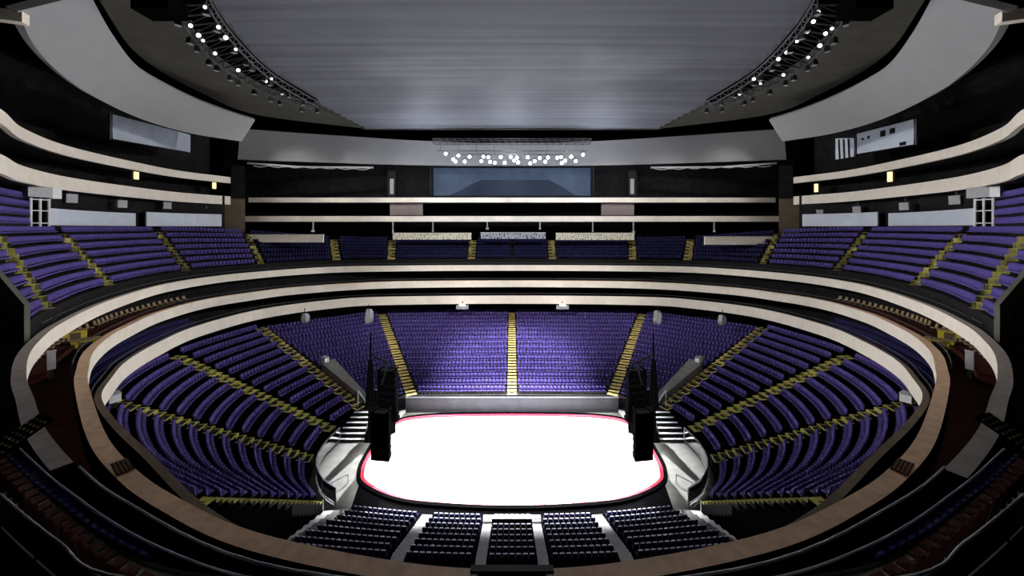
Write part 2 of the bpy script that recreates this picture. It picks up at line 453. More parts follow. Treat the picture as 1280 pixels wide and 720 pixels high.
# ------------------------------------------------------------------ seat template
def seat_parts(sc_=1.0, w=0.5):
    """(verts, faces) of pan, backrest, rim, pedestal; the seat faces +y, floor at z = 0"""
    pan, back, rim, ped = MB(), MB(), MB(), MB()
    h = w / 2
    def chamfer(mb, y, z, th, ht, lean, ww, cut):
        f = [(-ww, z), (ww, z), (ww, z + ht - cut), (ww - cut, z + ht), (-ww + cut, z + ht), (-ww, z + ht - cut)]
        vs = [(x, y - lean * (zz - z), zz) for x, zz in f] + [(x * 0.94, y - th - lean * (zz - z), zz) for x, zz in f]
        n = 6
        mb.add(vs, [tuple(reversed(range(n))), tuple(range(n, 2 * n))] + [(i, (i + 1) % n, n + (i + 1) % n, n + i) for i in range(n)])
    chamfer(back, 0.0, 0.42, 0.09, 0.66, 0.16, h, 0.09)
    pan.add([(-h, 0.42, 0.50), (h, 0.42, 0.50), (h, 0.0, 0.44), (-h, 0.0, 0.44), (-h, 0.44, 0.40), (h, 0.44, 0.40), (h, 0.0, 0.35), (-h, 0.0, 0.35)],
            [(0, 3, 2, 1), (4, 5, 6, 7), (0, 1, 5, 4), (1, 2, 6, 5), (2, 3, 7, 6), (3, 0, 4, 7)])
    rim.box((0, -0.155, 1.09), (w * 0.78, 0.13, 0.045))
    ped.box((0, 0.02, 0.19), (0.10, 0.16, 0.40)); ped.box((-h / 2, 0.02, 0.32), (h + 0.03, 0.06, 0.05)); ped.box((-h - 0.015, 0.1, 0.56), (0.035, 0.36, 0.04)); ped.box((-h - 0.015, 0.0, 0.37), (0.035, 0.1, 0.40))
    return pan, back, rim, ped

SEATS = []      # every seat as (x, y, z, heading, stand, row, block, index)
def heading(dx, dy):
    return math.atan2(-dx, dy)          # rotation that turns +y onto (dx, dy)

def terrace(name, inner, outer, rows, z0, z1, label, per=6, t0=0.0, wall=None, zo=None, m='conc_dark'):
    """stepped slab between matching control points; returns row(k, u) -> (x, y, z)"""
    n = (len(inner) - 1) * per
    def zz(k, u):
        top = z1 if zo is None else cr([(a,) for a in zo], u)[0]
        return z0 + (top - z0) * k / max(1, rows - 1)
    def row(k, u, e=0.0):
        a, b = cr(inner, u), cr(outer, u)
        t = t0 + (1 - t0) * (k + e) / rows
        return (a[0] + (b[0] - a[0]) * t, a[1] + (b[1] - a[1]) * t, zz(k, u))
    vs, fs = [], []
    for i in range(n + 1):
        u = i / per
        x, y, z = row(0, u, 0)
        vs.append((x, y, z - (wall or 1.0)))
        for k in range(rows):
            x, y, z = row(k, u, 0); x2, y2, _ = row(k, u, 1.0)
            vs += [(x, y, z), (x2, y2, z)]
        vs.append((x2, y2, z - 1.2))
    q = 2 * rows + 2
    flip = False
    a, b, c = Vector(vs[q + 1]), Vector(vs[1]), Vector(vs[2])
    flip = (b - a).cross(c - a).z < 0
    for i in range(n):
        for j in range(q - 1):
            f = (i * q + j, i * q + j + 1, (i + 1) * q + j + 1, (i + 1) * q + j)
            fs.append(f if not flip else f[::-1])
    mb = MB().add(vs, fs)
    # close both ends down to the floor side
    for i in (0, n):
        mb.add([vs[i * q + j] for j in range(q)] + [(vs[i * q + q - 1][0], vs[i * q + q - 1][1], vs[i * q][2])], [tuple(range(q + 1))])
    o = mb.build(name, M[m]); struct(o, label)
    return row

def fill(row, rows, umax, stand, pitch, gaps, s=1, umin=0.0, halfgap=1.1, k0=0, depth=0.62, ends=0.5, ends0=None):
    """seats along every row, leaving the aisles (u values) free"""
    for k in range(k0, rows):
        N = 400
        us = [umin + (umax - umin) * i / N for i in range(N + 1)]
        pts = [row(k, u, depth) for u in us]
        L = [0.0]
        for a, b in zip(pts, pts[1:]): L.append(L[-1] + math.hypot(b[0] - a[0], b[1] - a[1]))
        def s_of(u): return np.interp(u, us, L)
        cuts = [(-1, ends if ends0 is None else ends0)] + [(s_of(g) - hg, s_of(g) + hg) for g, hg in [(g if isinstance(g, tuple) else (g, halfgap)) for g in gaps]] + [(L[-1] - ends, 1e9)]
        cuts.sort()
        for bi, (c0, c1) in enumerate(zip(cuts, cuts[1:])):
            a, b = c0[1], c1[0]
            m_ = int((b - a) / pitch)
            if m_ < 1: continue
            off = a + ((b - a) - m_ * pitch) / 2 + pitch / 2
            for j in range(m_):
                u = np.interp(off + j * pitch, L, us)
                x, y, z = row(k, u, depth); x2, y2, _ = row(k, u, depth - 0.3)
                SEATS.append((x * s, y, z, heading((x2 - x) * s, y2 - y), stand, k, bi, j, s))

def aisle(row, rows, u, width, label, edge, body, s=1, k0=0, k1=None, group=None, edge_w=0.2, per=2, fat=0.34):
    """a flight of steps that climbs one aisle; its edging is one continuous ladder"""
    k1 = rows if k1 is None else k1
    a, b = row(k0, u, 0), row(k1 - 1, u, 1)
    dx, dy = (b[0] - a[0]) * s, b[1] - a[1]
    L = math.hypot(dx, dy); dx, dy = dx / L, dy / L
    px, py = -dy, dx
    org = Vector((a[0] * s, a[1], a[2]))
    root = empty('aisle_stairs', org, 0, label, 'stairs', group)
    st_, ed = MB(), MB()
    prof = []
    for k in range(k0, k1):
        for q in range(per):
            x, y, z = row(k, u, q / per); x2, y2, z2 = row(k, u, (q + 1) / per)
            znext = row(min(k + 1, k1 - 1), u, 0)[2]
            h = z + (znext - z) * (q / per)
            d0 = math.hypot(x * s - org.x, y - org.y); d1 = math.hypot(x2 * s - org.x, y2 - org.y)
            prof.append((d0, d1, h - org.z + 0.06))
    vs, fs = [], []
    def P(d, w, z): return (dx * d + px * w, dy * d + py * w, z)
    hw = width / 2
    q = []
    for d0, d1, z in prof: q += [(d0, z), (d1, z)]
    n = len(q)
    for w in (-hw, hw):
        vs += [P(d, w, z) for d, z in q]
    vs += [P(d, w, z - 1.4) for w in (-hw, hw) for d, z in q]
    for i in range(n - 1):
        fs += [(i, n + i, n + i + 1, i + 1), (2 * n + i, i, i + 1, 2 * n + i + 1), (n + i, 3 * n + i, 3 * n + i + 1, n + i + 1)]
    fs += [(0, 2 * n, 3 * n, n), (n - 1, 2 * n - 1, 4 * n - 1, 3 * n - 1)]
    st_.add(vs, fs); st_.build('steps', M[body], root)
    # ladder: two stepped side bands plus a band on every nosing, welded
    vs, fs = [], []
    zo = 0.02
    for w0, w1 in ((-hw, -hw + edge_w), (hw - edge_w, hw)):
        b0 = len(vs)
        vs += [P(d, w0, z + zo) for d, z in q] + [P(d, w1, z + zo) for d, z in q]
        fs += [(b0 + i, b0 + n + i, b0 + n + i + 1, b0 + i + 1) for i in range(n - 1)]
    for i, (d0, d1, z) in enumerate(prof):
        fr = min(fat, (d1 - d0) * 0.8)
        b0 = len(vs)
        vs += [P(d0 + fr, -hw + edge_w, z + zo), P(d0 + fr, hw - edge_w, z + zo)]
        l0, r0 = n + 2 * i, 2 * n + 2 * i
        fs.append((l0, r0, b0 + 1, b0))
        if i:
            l1, r1 = n + 2 * i - 1, 2 * n + 2 * i - 1
            fs.append((l1, r1, r0, l0))
    ed.add(vs, fs); ed.build('step_edging', M[edge], root)
    return root

# ------------------------------------------------------------------ far stand (two blocks in the middle, one wedge each side)
FI = [(0, 74.5), (20.2, 74.5)]; FO = [(0, 108.5), (38.0, 107.0)]
NF = 17
far_in = [(-28.2, 70.2), (-20.2, 74.3), (0, 74.5), (20.2, 74.3), (28.2, 70.2)]
far_out = [(-60.5, 88.5), (-38.0, 107.0), (0, 108.8), (38.0, 107.0), (60.5, 88.5)]
def lin(P, u):
    i = min(int(u), len(P) - 2); t = u - i
    return tuple(a + (b - a) * t for a, b in zip(P[i], P[i + 1]))
_cr = cr
def far_row_factory():
    global cr
    cr = lin
    row = terrace('floor_16', far_in, far_out, NF, 2.15, 11.0, 'stepped dark concrete terrace of the far stand', per=1, wall=2.15)
    cr = _cr
    def row2(k, u, e=0.0):
        a, b = lin(far_in, u), lin(far_out, u); t = (k + e) / NF
        return (a[0] + (b[0] - a[0]) * t, a[1] + (b[1] - a[1]) * t, 2.15 + (11.0 - 2.15) * k / (NF - 1))
    return row2
far_row = far_row_factory()
fill(far_row, NF, 4.0, 'far', 0.78, [(1.0, 1.15), (2.0, 1.0), (3.0, 1.15)], ends=0.8)
aisle(far_row, NF, 2.0, 1.9, 'straight gold edged aisle stairs in the middle of the far purple stand', 'gold', 'conc_mid', edge_w=0.72, fat=0.9)
for s in (-1, 1):
    aisle(far_row, NF, 2 + s, 2.1, 'gold edged aisle stairs sloping up the %s of the far purple block' % LR[s], 'gold', 'conc_mid', edge_w=0.72, fat=0.9)
# grey front wall of the far stand
mb = MB().box((0, 72.0, 1.4), (41.5, 0.5, 2.8)); mb.box((0, 72.0, 2.84), (41.7, 0.62, 0.10)); mb.box((0, 73.0, 1.9), (40, 1.8, 0.3))
o = mb.build('wall_7', M['farwall']); struct(o, 'plain grey front wall of the far stand behind the ice')

# ------------------------------------------------------------------ lower side stands
SI = [(28.3, 69.3), (30.2, 62.5), (29.8, 55.5), (27.6, 49.8), (23.8, 45.4)]
SO = [(59.8, 86.5), (62.3, 68.0), (57.0, 52.0), (43.5, 39.0), (25.3, 30.4)]
NS = 13
side_rows = {}
for s in (-1, 1):
    inn, out = [(x * s, y) for x, y in SI], [(x * s, y) for x, y in SO]
    row = terrace('floor_%d' % (17 if s < 0 else 18), inn, out, NS, 2.0, 12.4, 'stepped dark concrete terrace of the %s lower stand' % LR[s], wall=2.0, m='matte')
    side_rows[s] = row
    fill(row, NS, 4.0, 'side', 0.74, [(1.05, 1.2), (2.2, 1.3), (3.93, 0.8)], ends=1.0)
    aisle(row, NS, 3.93, 1.3, 'yellow stepped aisle at the near end of the %s lower stand' % LR[s], 'yellow', 'conc_dark', edge_w=0.4, fat=0.6)
    aisle(row, NS, 0.0, 2.0, 'aisle stairs with yellow edges beside the concrete ramp, %s lower stand' % LR[s], 'gold', 'conc_dark', edge_w=0.35)
    aisle(row, NS, 1.05, 1.9, 'yellow stepped aisle through the purple rows of the %s lower stand' % LR[s], 'yellow', 'conc_dark', edge_w=0.5, fat=0.7)
    aisle(row, NS, 2.2, 1.9, 'dim yellow aisle in the bend of the %s lower stand' % LR[s], 'yellow', 'conc_dark', edge_w=0.18, fat=0.25)
    # concrete parapet ramp along the far edge
    a, b, c = row(0, 0, 0), row(5, 0, 0), row(5, 0, 0.5)
    A, B = Vector((a[0], a[1], 3.0)), Vector((b[0], b[1] , b[2] + 1.4))
    d = (B - A); d.z = 0; d.normalize(); pn = Vector((-d.y, d.x, 0)) * (1 if s > 0 else -1)
    if pn.y < 0: pn = -pn
    mb = MB()
    q = [A + pn * 1.2, A + pn * 2.2, B + pn * 4.2, B + pn * 1.2]
    vs = q + [Vector((p.x, p.y, 0.2)) for p in q]
    fs = [(0, 1, 2, 3), (0, 4, 5, 1), (1, 5, 6, 2), (2, 6, 7, 3), (3, 7, 4, 0)]
    mb.add(vs, fs if s < 0 else [f[::-1] for f in fs])
    o = mb.build('trim_%d' % (22 if s < 0 else 23), M['conc_lite']); struct(o, 'sloping pale concrete parapet beside the aisle of the %s stand' % LR[s])
    # white box on top of the parapet
    p = B + pn * 2.0
    root = empty('camera_case', (p.x, p.y, p.z), 0.5 * s, 'small white case on top of the %s concrete parapet' % LR[s], 'case')
    MB().box((0, 0, 0.45), (1.3, 1.0, 0.9)).build('case_body', M['white'], root)
    MB().box((0, 0, 0.98), (1.45, 1.1, 0.16)).build('case_lid', M['steel'], root)
    # pale handrail running down to the ice
    root = empty('handrail', (28 * s, 69, 0), 0, 'pale sloping handrail running down to the ice at the %s far corner' % LR[s], 'handrail')
    top = [(1.2 * s, 0.8, 5.2), (-1.5 * s, -1.0, 3.0), (-5.4 * s, -2.2, 1.1)]
    MB().tube(top, 0.13, 8).build('rail_bar', M['white'], root)
    for x, y, z in top: MB().tube([(x, y, 0), (x, y, z)], 0.07, 6).build('post', M['white'], root)

# ------------------------------------------------------------------ near stand
NI = [(-19.4, 45.8), (-10.3, 44.7), (0, 44.4), (10.3, 44.7), (19.4, 45.8)]
NO = [(-22.8, 35.2), (-10.9, 34.2), (0, 33.9), (10.9, 34.2), (22.8, 35.2)]
NN = 8
near_row = terrace('floor_19', NI, NO, NN, 1.1, 4.6, 'stepped dark terrace of the near stand below the balcony', wall=1.1, m='matte')
UA = 2.8 / 10.3
fill(near_row, NN, 4.0, 'near', 0.62, [(1.0, 0.75), (2 - UA, 0.62), (2 + UA, 0.62), (3.0, 0.75)], ends=0.2)
for s in (-1, 1):
    aisle(near_row, NN, 2 + s, 1.25, 'white aisle stairs slanting between navy blocks, %s of the near stand' % LR[s], 'whitestep', 'whitestep', edge_w=0.25)
    aisle(near_row, NN, 2 + UA * s, 1.0, 'white aisle stairs on the %s of the small centre block in the near stand' % LR[s], 'whitestep', 'whitestep', k0=1, edge_w=0.2)
a, b = near_row(1, 2 - UA, 0), near_row(1, 2 + UA, 0)
root = empty('vomitory_coping', (0, a[1], a[2]), 0, 'white crossbar wall joining the two centre aisles of the near stand', 'low wall')
MB().box((0, -0.1, 0.62), (b[0] - a[0] + 1.0, 0.55, 0.12)).build('coping', M['white'], root)
MB().box((0, 0.02, 0.18), (b[0] - a[0] - 1.0, 0.2, 0.8)).build('wall_panel', M['matte'], root)
for x in (a[0], b[0]):
    MB().box((x, -0.3, 0.27), (1.0, 0.75, 0.62)).build('end_pier', M['whitestep'], root)
SEATS = [t for t in SEATS if not (t[4] == 'near' and t[5] == 1 and t[6] == 2)]
# wide pale corner stairs between the near stand and the side stands
for s in (-1, 1):
    def row(k, u, e=0.0, s=s):
        i0, o0 = (20.0, 45.6), (23.6, 35.2); i1, o1 = (23.2, 45.2), (24.2, 33.5)
        t = (k + e) / 10
        A = (i0[0] + (o0[0] - i0[0]) * t, i0[1] + (o0[1] - i0[1]) * t); B = (i1[0] + (o1[0] - i1[0]) * t, i1[1] + (o1[1] - i1[1]) * t)
        return A[0] + (B[0] - A[0]) * u, A[1] + (B[1] - A[1]) * u, 1.2 + 0.37 * k
    root = empty('corner_stairs', (21 * s, 45.5, 0), 0, 'wide pale corner stairs at the %s end of the near stand' % LR[s], 'stairs')
    mb, eb = MB(), MB()
    q = []
    for k in range(10):
        for e in (0, 1):
            l, r_ = row(k, 0, e), row(k, 1, e)
            q.append(((l[0] * s, l[1], l[2]), (r_[0] * s, r_[1], r_[2])))
    vs = [(x - 21 * s, y - 45.5, z) for pr in q for x, y, z in pr]
    vs += [(x, y, 0.0) for x, y, z in vs[:2]]
    fs = [(2 * i, 2 * i + 1, 2 * i + 3, 2 * i + 2) for i in range(len(q) - 1)] + [(0, 1, len(vs) - 1, len(vs) - 2)]
    mb.add(vs, fs); mb.build('steps', M['conc_lite'], root)
    n = len(q)
    vs = []
    for (l, r_) in q:
        for t in (0.62, 1.0):
            vs.append((l[0] + (r_[0] - l[0]) * t - 21 * s, l[1] + (r_[1] - l[1]) * t - 45.5, l[2] + 0.03))
    fs = [(2 * i, 2 * i + 1, 2 * i + 3, 2 * i + 2) for i in range(n - 1)]
    eb.add(vs, fs); eb.build('step_edging', M['white'], root)
    # pole lights / posts on the yellow edge
    MB().tube([(vs[1][0], vs[1][1], 1.3), (vs[1][0], vs[1][1], 2.6)], 0.08, 6).build('post', M['steel'], root)

# ------------------------------------------------------------------ upper bowl
UPI = R3[:11]
UPO = [(0, 121.5), (27, 121.5), (56, 120), (71, 112.3), (77.3, 102), (84, 92.5), (83.5, 81), (80, 69), (71.5, 54), (61, 43), (54, 35)]
ZO = [31.8, 31.8, 32.0, 33.4, 34.4, 34.9, 34.9, 34.9, 34.9, 34.9, 34.9]
NU = 7
UG = {-1: [0.48, 1.41, 2.1, 3.75, 5.5, 7.5, 9.0], 1: [0.48, 1.41, 2.1, 3.75, 5.5, 7.5, 9.0]}
NAMES = ['the back centre', 'the inner back block', 'the outer back block', 'the corner pier', 'the far side blocks', 'the middle side blocks', 'the nearest side blocks']
for s in (-1, 1):
    inn, out = [(x * s, y) for x, y in UPI], [(x * s, y) for x, y in UPO]
    row = terrace('floor_%d' % (20 if s < 0 else 21), inn, out, NU, 26.6, 34.9, 'stepped dark terrace of the %s half of the upper bowl' % LR[s], t0=0.17, zo=ZO, per=8, wall=2.0)
    fill(row, NU, 10.0, 'upper', 0.76, [(g, 1.35 if g < 3 else 1.15) for g in UG[s]], ends=1.3, ends0=0.38)
    for g, nm in zip(UG[s], NAMES):
        bright = g > 5
        aisle(row, NU, g, 2.2 if g < 3 else 1.45, 'yellow edged aisle stairs by %s, %s upper bowl' % (nm, LR[s]), 'gold' if g < 3 else 'yellow', 'conc_dark', edge_w=0.42, fat=0.5)
    inn2, out2 = [(x * s, y) for x, y in [(72.9, 55.4), (68, 50), (61, 43)]], [(x * s, y) for x, y in [(80.3, 61.2), (75, 55), (68, 47)]]
    row2 = terrace('floor_%d' % (29 if s < 0 else 30), inn2, out2, 4, 36.2, 40.3, 'short upper terrace under the %s side fascia beside the frame stand' % LR[s], wall=2.0)
    fill(row2, 4, 2.0, 'high', 0.76, [], ends=0.3)
    # end panel of the bowl
    a, b = row(0, 10, 0), row(NU - 1, 10, 1)
    mb = MB().slab([(a[0], a[1], 24), (b[0], b[1], 24), (b[0], b[1], 37.5), (a[0], a[1], 28.5)], 0.5 * s)
    o = mb.build('wall_%d' % (8 if s < 0 else 9), M['olive']); struct(o, 'dark olive end wall of the upper bowl on the %s' % LR[s])

# ------------------------------------------------------------------ seats: near ones as objects, the rest as one mass
W_ = 0.54
pan, back, rim, ped = seat_parts(w=W_)
def project(x, y, z): return 640 + F * x / y, HOR + F * (H - z) / y
cand = []
for i, t in enumerate(SEATS):
    if t[4] != 'near': continue
    px, py = project(t[0], t[1], t[2] + 0.6)
    cand.append((-F / t[1], i))
cand.sort()
solo = [i for _, i in cand[:300]]
solo_set = set(solo)
proto = empty('arena_seat')
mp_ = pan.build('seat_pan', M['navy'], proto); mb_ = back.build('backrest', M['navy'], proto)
mr_ = rim.build('rim_highlight', M['rim'], mb_); me_ = ped.build('pedestal', M['black'], proto)
for o in (mb_, mp_):
    pass
BLOCKS = ['left end block', 'inner left block', 'small centre block', 'inner right block', 'right end block']
first = True
for i in solo:
    x, y, z, hd, stand, k, bi, j, s = SEATS[i]
    o = proto if first else copy_tree(proto)
    first = False
    o.location = (x, y, z); o.rotation_euler = (0, 0, hd)
    tag(o, 'navy seat, %s from left in %s, %s row from stand top' % (ordw(j), BLOCKS[bi], ordw(NN - 1 - k)), 'seat', 'navy seats of the near stand')

def mass(name, idx, mats, label, scale, group=None):
    tpl = MB()
    for q, mi in ((pan, 0), (back, 0), (rim, 1), (ped, 2)):
        tpl.add(q.v, q.f, mi)
    V = np.array(tpl.v); nv = len(V)
    T = np.array([SEATS[i][:4] for i in idx])
    c, s_ = np.cos(T[:, 3]), np.sin(T[:, 3])
    X = V[None, :, 0] * scale; Y = V[None, :, 1] * scale; Z = V[None, :, 2] * scale
    P = np.stack([T[:, None, 0] + X * c[:, None] - Y * s_[:, None], T[:, None, 1] + X * s_[:, None] + Y * c[:, None], T[:, None, 2] + Z], axis=2).reshape(-1, 3)
    loops, starts, totals, mi = [], [], [], []
    base = []
    for f in tpl.f: base += list(f)
    base = np.array(base); nl = len(base)
    N = len(idx)
    lv = (base[None, :] + (np.arange(N) * nv)[:, None]).reshape(-1)
    tot = np.array([len(f) for f in tpl.f]); st0 = np.concatenate([[0], np.cumsum(tot)[:-1]])
    ls = (st0[None, :] + (np.arange(N) * nl)[:, None]).reshape(-1)
    me = bpy.data.meshes.new(name)
    me.vertices.add(len(P)); me.vertices.foreach_set('co', P.reshape(-1).astype(np.float32))
    me.loops.add(len(lv)); me.loops.foreach_set('vertex_index', lv.astype(np.int32))
    me.polygons.add(len(ls)); me.polygons.foreach_set('loop_start', ls.astype(np.int32))
    me.polygons.foreach_set('material_index', np.tile(np.array(tpl.m, dtype=np.int32), N))
    for m in mats: me.materials.append(m)
    me.update(calc_edges=True); me.validate()
    o = bpy.data.objects.new(name, me); COL.objects.link(o)
    return tag(o, label, 'seats', group, 'stuff')
rest = [i for i in range(len(SEATS)) if i not in solo_set]
mass('back_seating', [i for i in rest if SEATS[i][4] == 'upper' and SEATS[i][6] <= 3], [M['navy'], M['navy'], M['black']],  # back rows darkened from purple to navy for the shade under the ledges
     'upper stand seats across the back, coloured navy for shade under the long ledges', 1.22)
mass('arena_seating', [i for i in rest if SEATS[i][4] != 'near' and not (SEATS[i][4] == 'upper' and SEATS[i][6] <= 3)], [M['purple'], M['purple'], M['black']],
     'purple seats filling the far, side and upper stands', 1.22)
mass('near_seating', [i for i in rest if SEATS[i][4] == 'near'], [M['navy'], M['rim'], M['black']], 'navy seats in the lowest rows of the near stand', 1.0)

# ------------------------------------------------------------------ ice
root = empty('ice_rink', (0, 59, 0), 0, 'brilliant white ice sheet with a thin red border', 'ice rink')
ic = loop(ICE, 8)
mb = MB().prism([(x, y - 59) for x, y in ic][::-1], 0.005, 0.06); mb.build('ice_sheet', M['ice'], root)
loc = [(x, y - 59) for x, y in ic]
MB().sweep(loc, [(0.0, 0.03), (0.45, 0.03), (0.45, 0.32), (0.0, 0.32)], closed=True).build('red_border', M['red'], root)
MB().sweep(loc, [(0.47, 0.01), (1.0, 0.01), (1.0, 0.42), (0.47, 0.42)], closed=True).build('dasher_curb', M['matte'], root)
# black sheet painting the shaded floor on the near side of the ice
near_half = [(x, y) for x, y in ic if y < 54]
near_half.sort()
poly = [(x, y - 1.05) for x, y in near_half]
bot = [(-20.5, 46.2), (-10.3, 44.75), (0, 44.45), (10.3, 44.75), (20.5, 46.2)]
mb = MB().prism(bot + poly[::-1], 0.004, 0.03)
tag(mb.build('floor_shade', M['matte']), 'black sheet for the shaded floor between the ice and the near stand', 'floor shade')

# tunnels: stepped access stairs with white nosings at the head of each pale floor
for s in (-1, 1):
    root = empty('access_stairs', (27.4 * s, 61.8, 0), 0, 'small white striped stairs at the back of the %s pale floor' % LR[s], 'stairs')
    mb, ed = MB(), MB()
    for k in range(6):
        mb.box((0, 0.55 + k * 1.0, 0.2 + 0.2 * k), (5.0 - k * 0.45, 1.0, 0.4 + 0.4 * k))
    mb.build('steps', M['black'], root)
    for k in range(6):
        MB().box((0, 0.2 + k * 1.0, 0.44 + 0.4 * k), (5.0 - k * 0.45, 0.34, 0.08)).build('step_nosing', M['white'], root)
    # curved barrier rail around the pale floor
    root = empty('crowd_barrier', (28 * s, 55, 0), 0, 'curved steel barrier along the front of the %s lower stand' % LR[s], 'barrier')
    pts = spline([(29.0 - 28, 62.0 - 55), (29.3 - 28, 57.5 - 55), (28.3 - 28, 53.2 - 55), (25.6 - 28, 49.6 - 55), (22.8 - 28, 47.6 - 55)], 5)
    MB().tube([(x * s, y, 2.35) for x, y in pts], 0.1, 6).build('handrail', M['steel'], root)
    MB().tube([(x * s, y, 0.25) for x, y in pts], 0.1, 6).build('foot_rail', M['steel'], root)
    mb = MB().sweep([(x * s, y) for x, y in pts], [(0, 0.4), (0.04, 0.4), (0.04, 2.2), (0, 2.2)]); mb.build('glass_panel', M['glass'], root)
    for x, y in pts[::5]: MB().tube([(x * s, y, 0.0), (x * s, y, 2.35)], 0.07, 6).build('post', M['steel'], root)
    # short crossing rail near the ice corner
    root = empty('gate_rail', (22.6 * s, 50.2, 0), 0, 'short grey gate rail by the %s near corner of the ice' % LR[s], 'rail')
    MB().tube([(0.6 * s, 1.8, 1.2), (2.0 * s, 0.2, 1.2), (2.5 * s, -.5, 1.2)], 0.09, 6).build('rail_bar', M['steel'], root)
    for x, y in ((0.6, 1.8), (2.0, 0.2), (2.5, -.5)): MB().tube([(x * s, y, 0), (x * s, y, 1.2)], 0.07, 6).build('post', M['steel'], root)

# ------------------------------------------------------------------ hanging speaker arrays
def line_array(loc, rz, n, w, h, d, label, curl, cable, group=None):
    root = empty('line_array_speaker', loc, rz, label, 'speaker', group)
    z, y, ang = 0.0, 0.0, 0.0
    for k in range(n):
        ang = curl * (k / n) ** 2
        cx, cz = y - math.sin(ang) * 0, z - h / 2
        c = MB(); hw = w / 2
        f = [(-hw, -h / 2 + .02), (hw, -h / 2 + .02), (hw, h / 2 - .02), (-hw, h / 2 - .02)]
        q = Matrix.Rotation(-ang, 4, 'X')
        vs = [q @ Vector((x, -d / 2, zz)) for x, zz in f] + [q @ Vector((x * 0.8, d / 2, zz * 0.85)) for x, zz in f]
        vs = [v + Vector((0, y, z - h / 2)) for v in vs]
        c.add(vs, [(0, 1, 2, 3), (7, 6, 5, 4), (1, 0, 4, 5), (2, 1, 5, 6), (3, 2, 6, 7), (0, 3, 7, 4)])
        cab = c.build('cabinet', M['matte'], root)
        g = MB(); fr = [(-hw * .92, -h * .4), (hw * .92, -h * .4), (hw * .92, h * .4), (-hw * .92, h * .4)]
        vs = [q @ Vector((x, -d / 2 - 0.03, zz)) + Vector((0, y, z - h / 2)) for x, zz in fr]
        g.slab(vs, 0.025).build('grille', M['matte'], cab)
        z -= h * math.cos(ang); y += h * math.sin(ang)
    fm = MB(); fm.box((-w * .4, 0, 0.12), (0.14, d * 1.2, 0.2)); fm.box((w * .4, 0, 0.12), (0.14, d * 1.2, 0.2)); fm.box((0, 0, 0.2), (w, 0.16, 0.16))
    fm.build('rigging_frame', M['matte'], root)
    MB().tube([(-w * .3, 0, 0.2), (-w * .1, 0, cable)], 0.05, 5).build('cable', M['matte'], root)
    MB().tube([(w * .3, 0, 0.2), (w * .1, 0, cable)], 0.05, 5).build('cable', M['matte'], root)
    return root
for s in (-1, 1):
    X, Y = at(640 - 162, 545, 6.5); X, Y = X, 52.0
    line_array((18.4 * s, 52.0, 10.2), R(8) * s, 7, 2.7, 0.98, 1.3, 'black hanging line array speaker dipping over the %s edge of the ice' % LR[s], 0.10, 3.7)
    line_array((20.0 * s, 59.5, 13.2), R(10) * s, 9, 3.1, 0.98, 1.5, 'taller black line array hanging behind the front array on the %s' % LR[s], 0.45, 1.0)
    # tower beside the arrays
    root = empty('speaker_tower', (24.2 * s, 63.0, 0), 0, 'slim black mast tower standing beside the %s hanging speakers' % LR[s], 'tower')
    MB().tube([(0, 0, 0.3), (0, 0, 12), (0, 0, 18.2)], [0.55, 0.22, 0.10], 8).build('mast', M['matte'], root)
    MB().tube([(0, 0, 14.4), (-4.2 * s, -3.5, 14.2), (-6.0 * s, -11.6, 13.9)], 0.16, 6).build('boom', M['matte'], root)
    mb = MB()
    mb.add([(-.6, -1.4, 0), (.6, -1.4, 0), (.6, 1.2, 0), (-.6, 1.2, 0), (-.5, -.5, 1.6), (.5, -.5, 1.6), (.5, .5, 1.6), (-.5, .5, 1.6)],
           [(3, 2, 1, 0), (4, 5, 6, 7), (0, 1, 5, 4), (1, 2, 6, 5), (2, 3, 7, 6), (3, 0, 4, 7)])
    mb.build('base', M['matte'], root)
    MB().add([(-.9 , -.3, 5), (.9, -.3, 5), (.7, .3, 5), (-.7, .3, 5), (-.35, -.2, 13.5), (.35, -.2, 13.5), (.3, .2, 13.5), (-.3, .2, 13.5)],
             [(3, 2, 1, 0), (4, 5, 6, 7), (0, 1, 5, 4), (1, 2, 6, 5), (2, 3, 7, 6), (3, 0, 4, 7)]).build('cover', M['matte'], root)
    # black floor drape behind the speakers
    root = empty('stage_curtain', (22.6 * s, 64.5, 0), 0, 'black floor curtain below the hanging speakers on the %s' % LR[s], 'curtain')
    mb = MB(); n = 30
    pp = [((-2.2 + 4.4 * i / n) * s, 0.35 * math.sin(i * 1.1)) for i in range(n + 1)]
    mb.sweep(pp, [(0, 0.02), (0.08, 0.02), (0.08, 7.6), (0, 7.6)]); mb.build('cloth', M['matte'], root, smooth=True)
    MB().tube([(pp[0][0], 0, 7.65), (pp[-1][0], 0, 7.65)], 0.08, 6).build('curtain_bar', M['truss'], root)

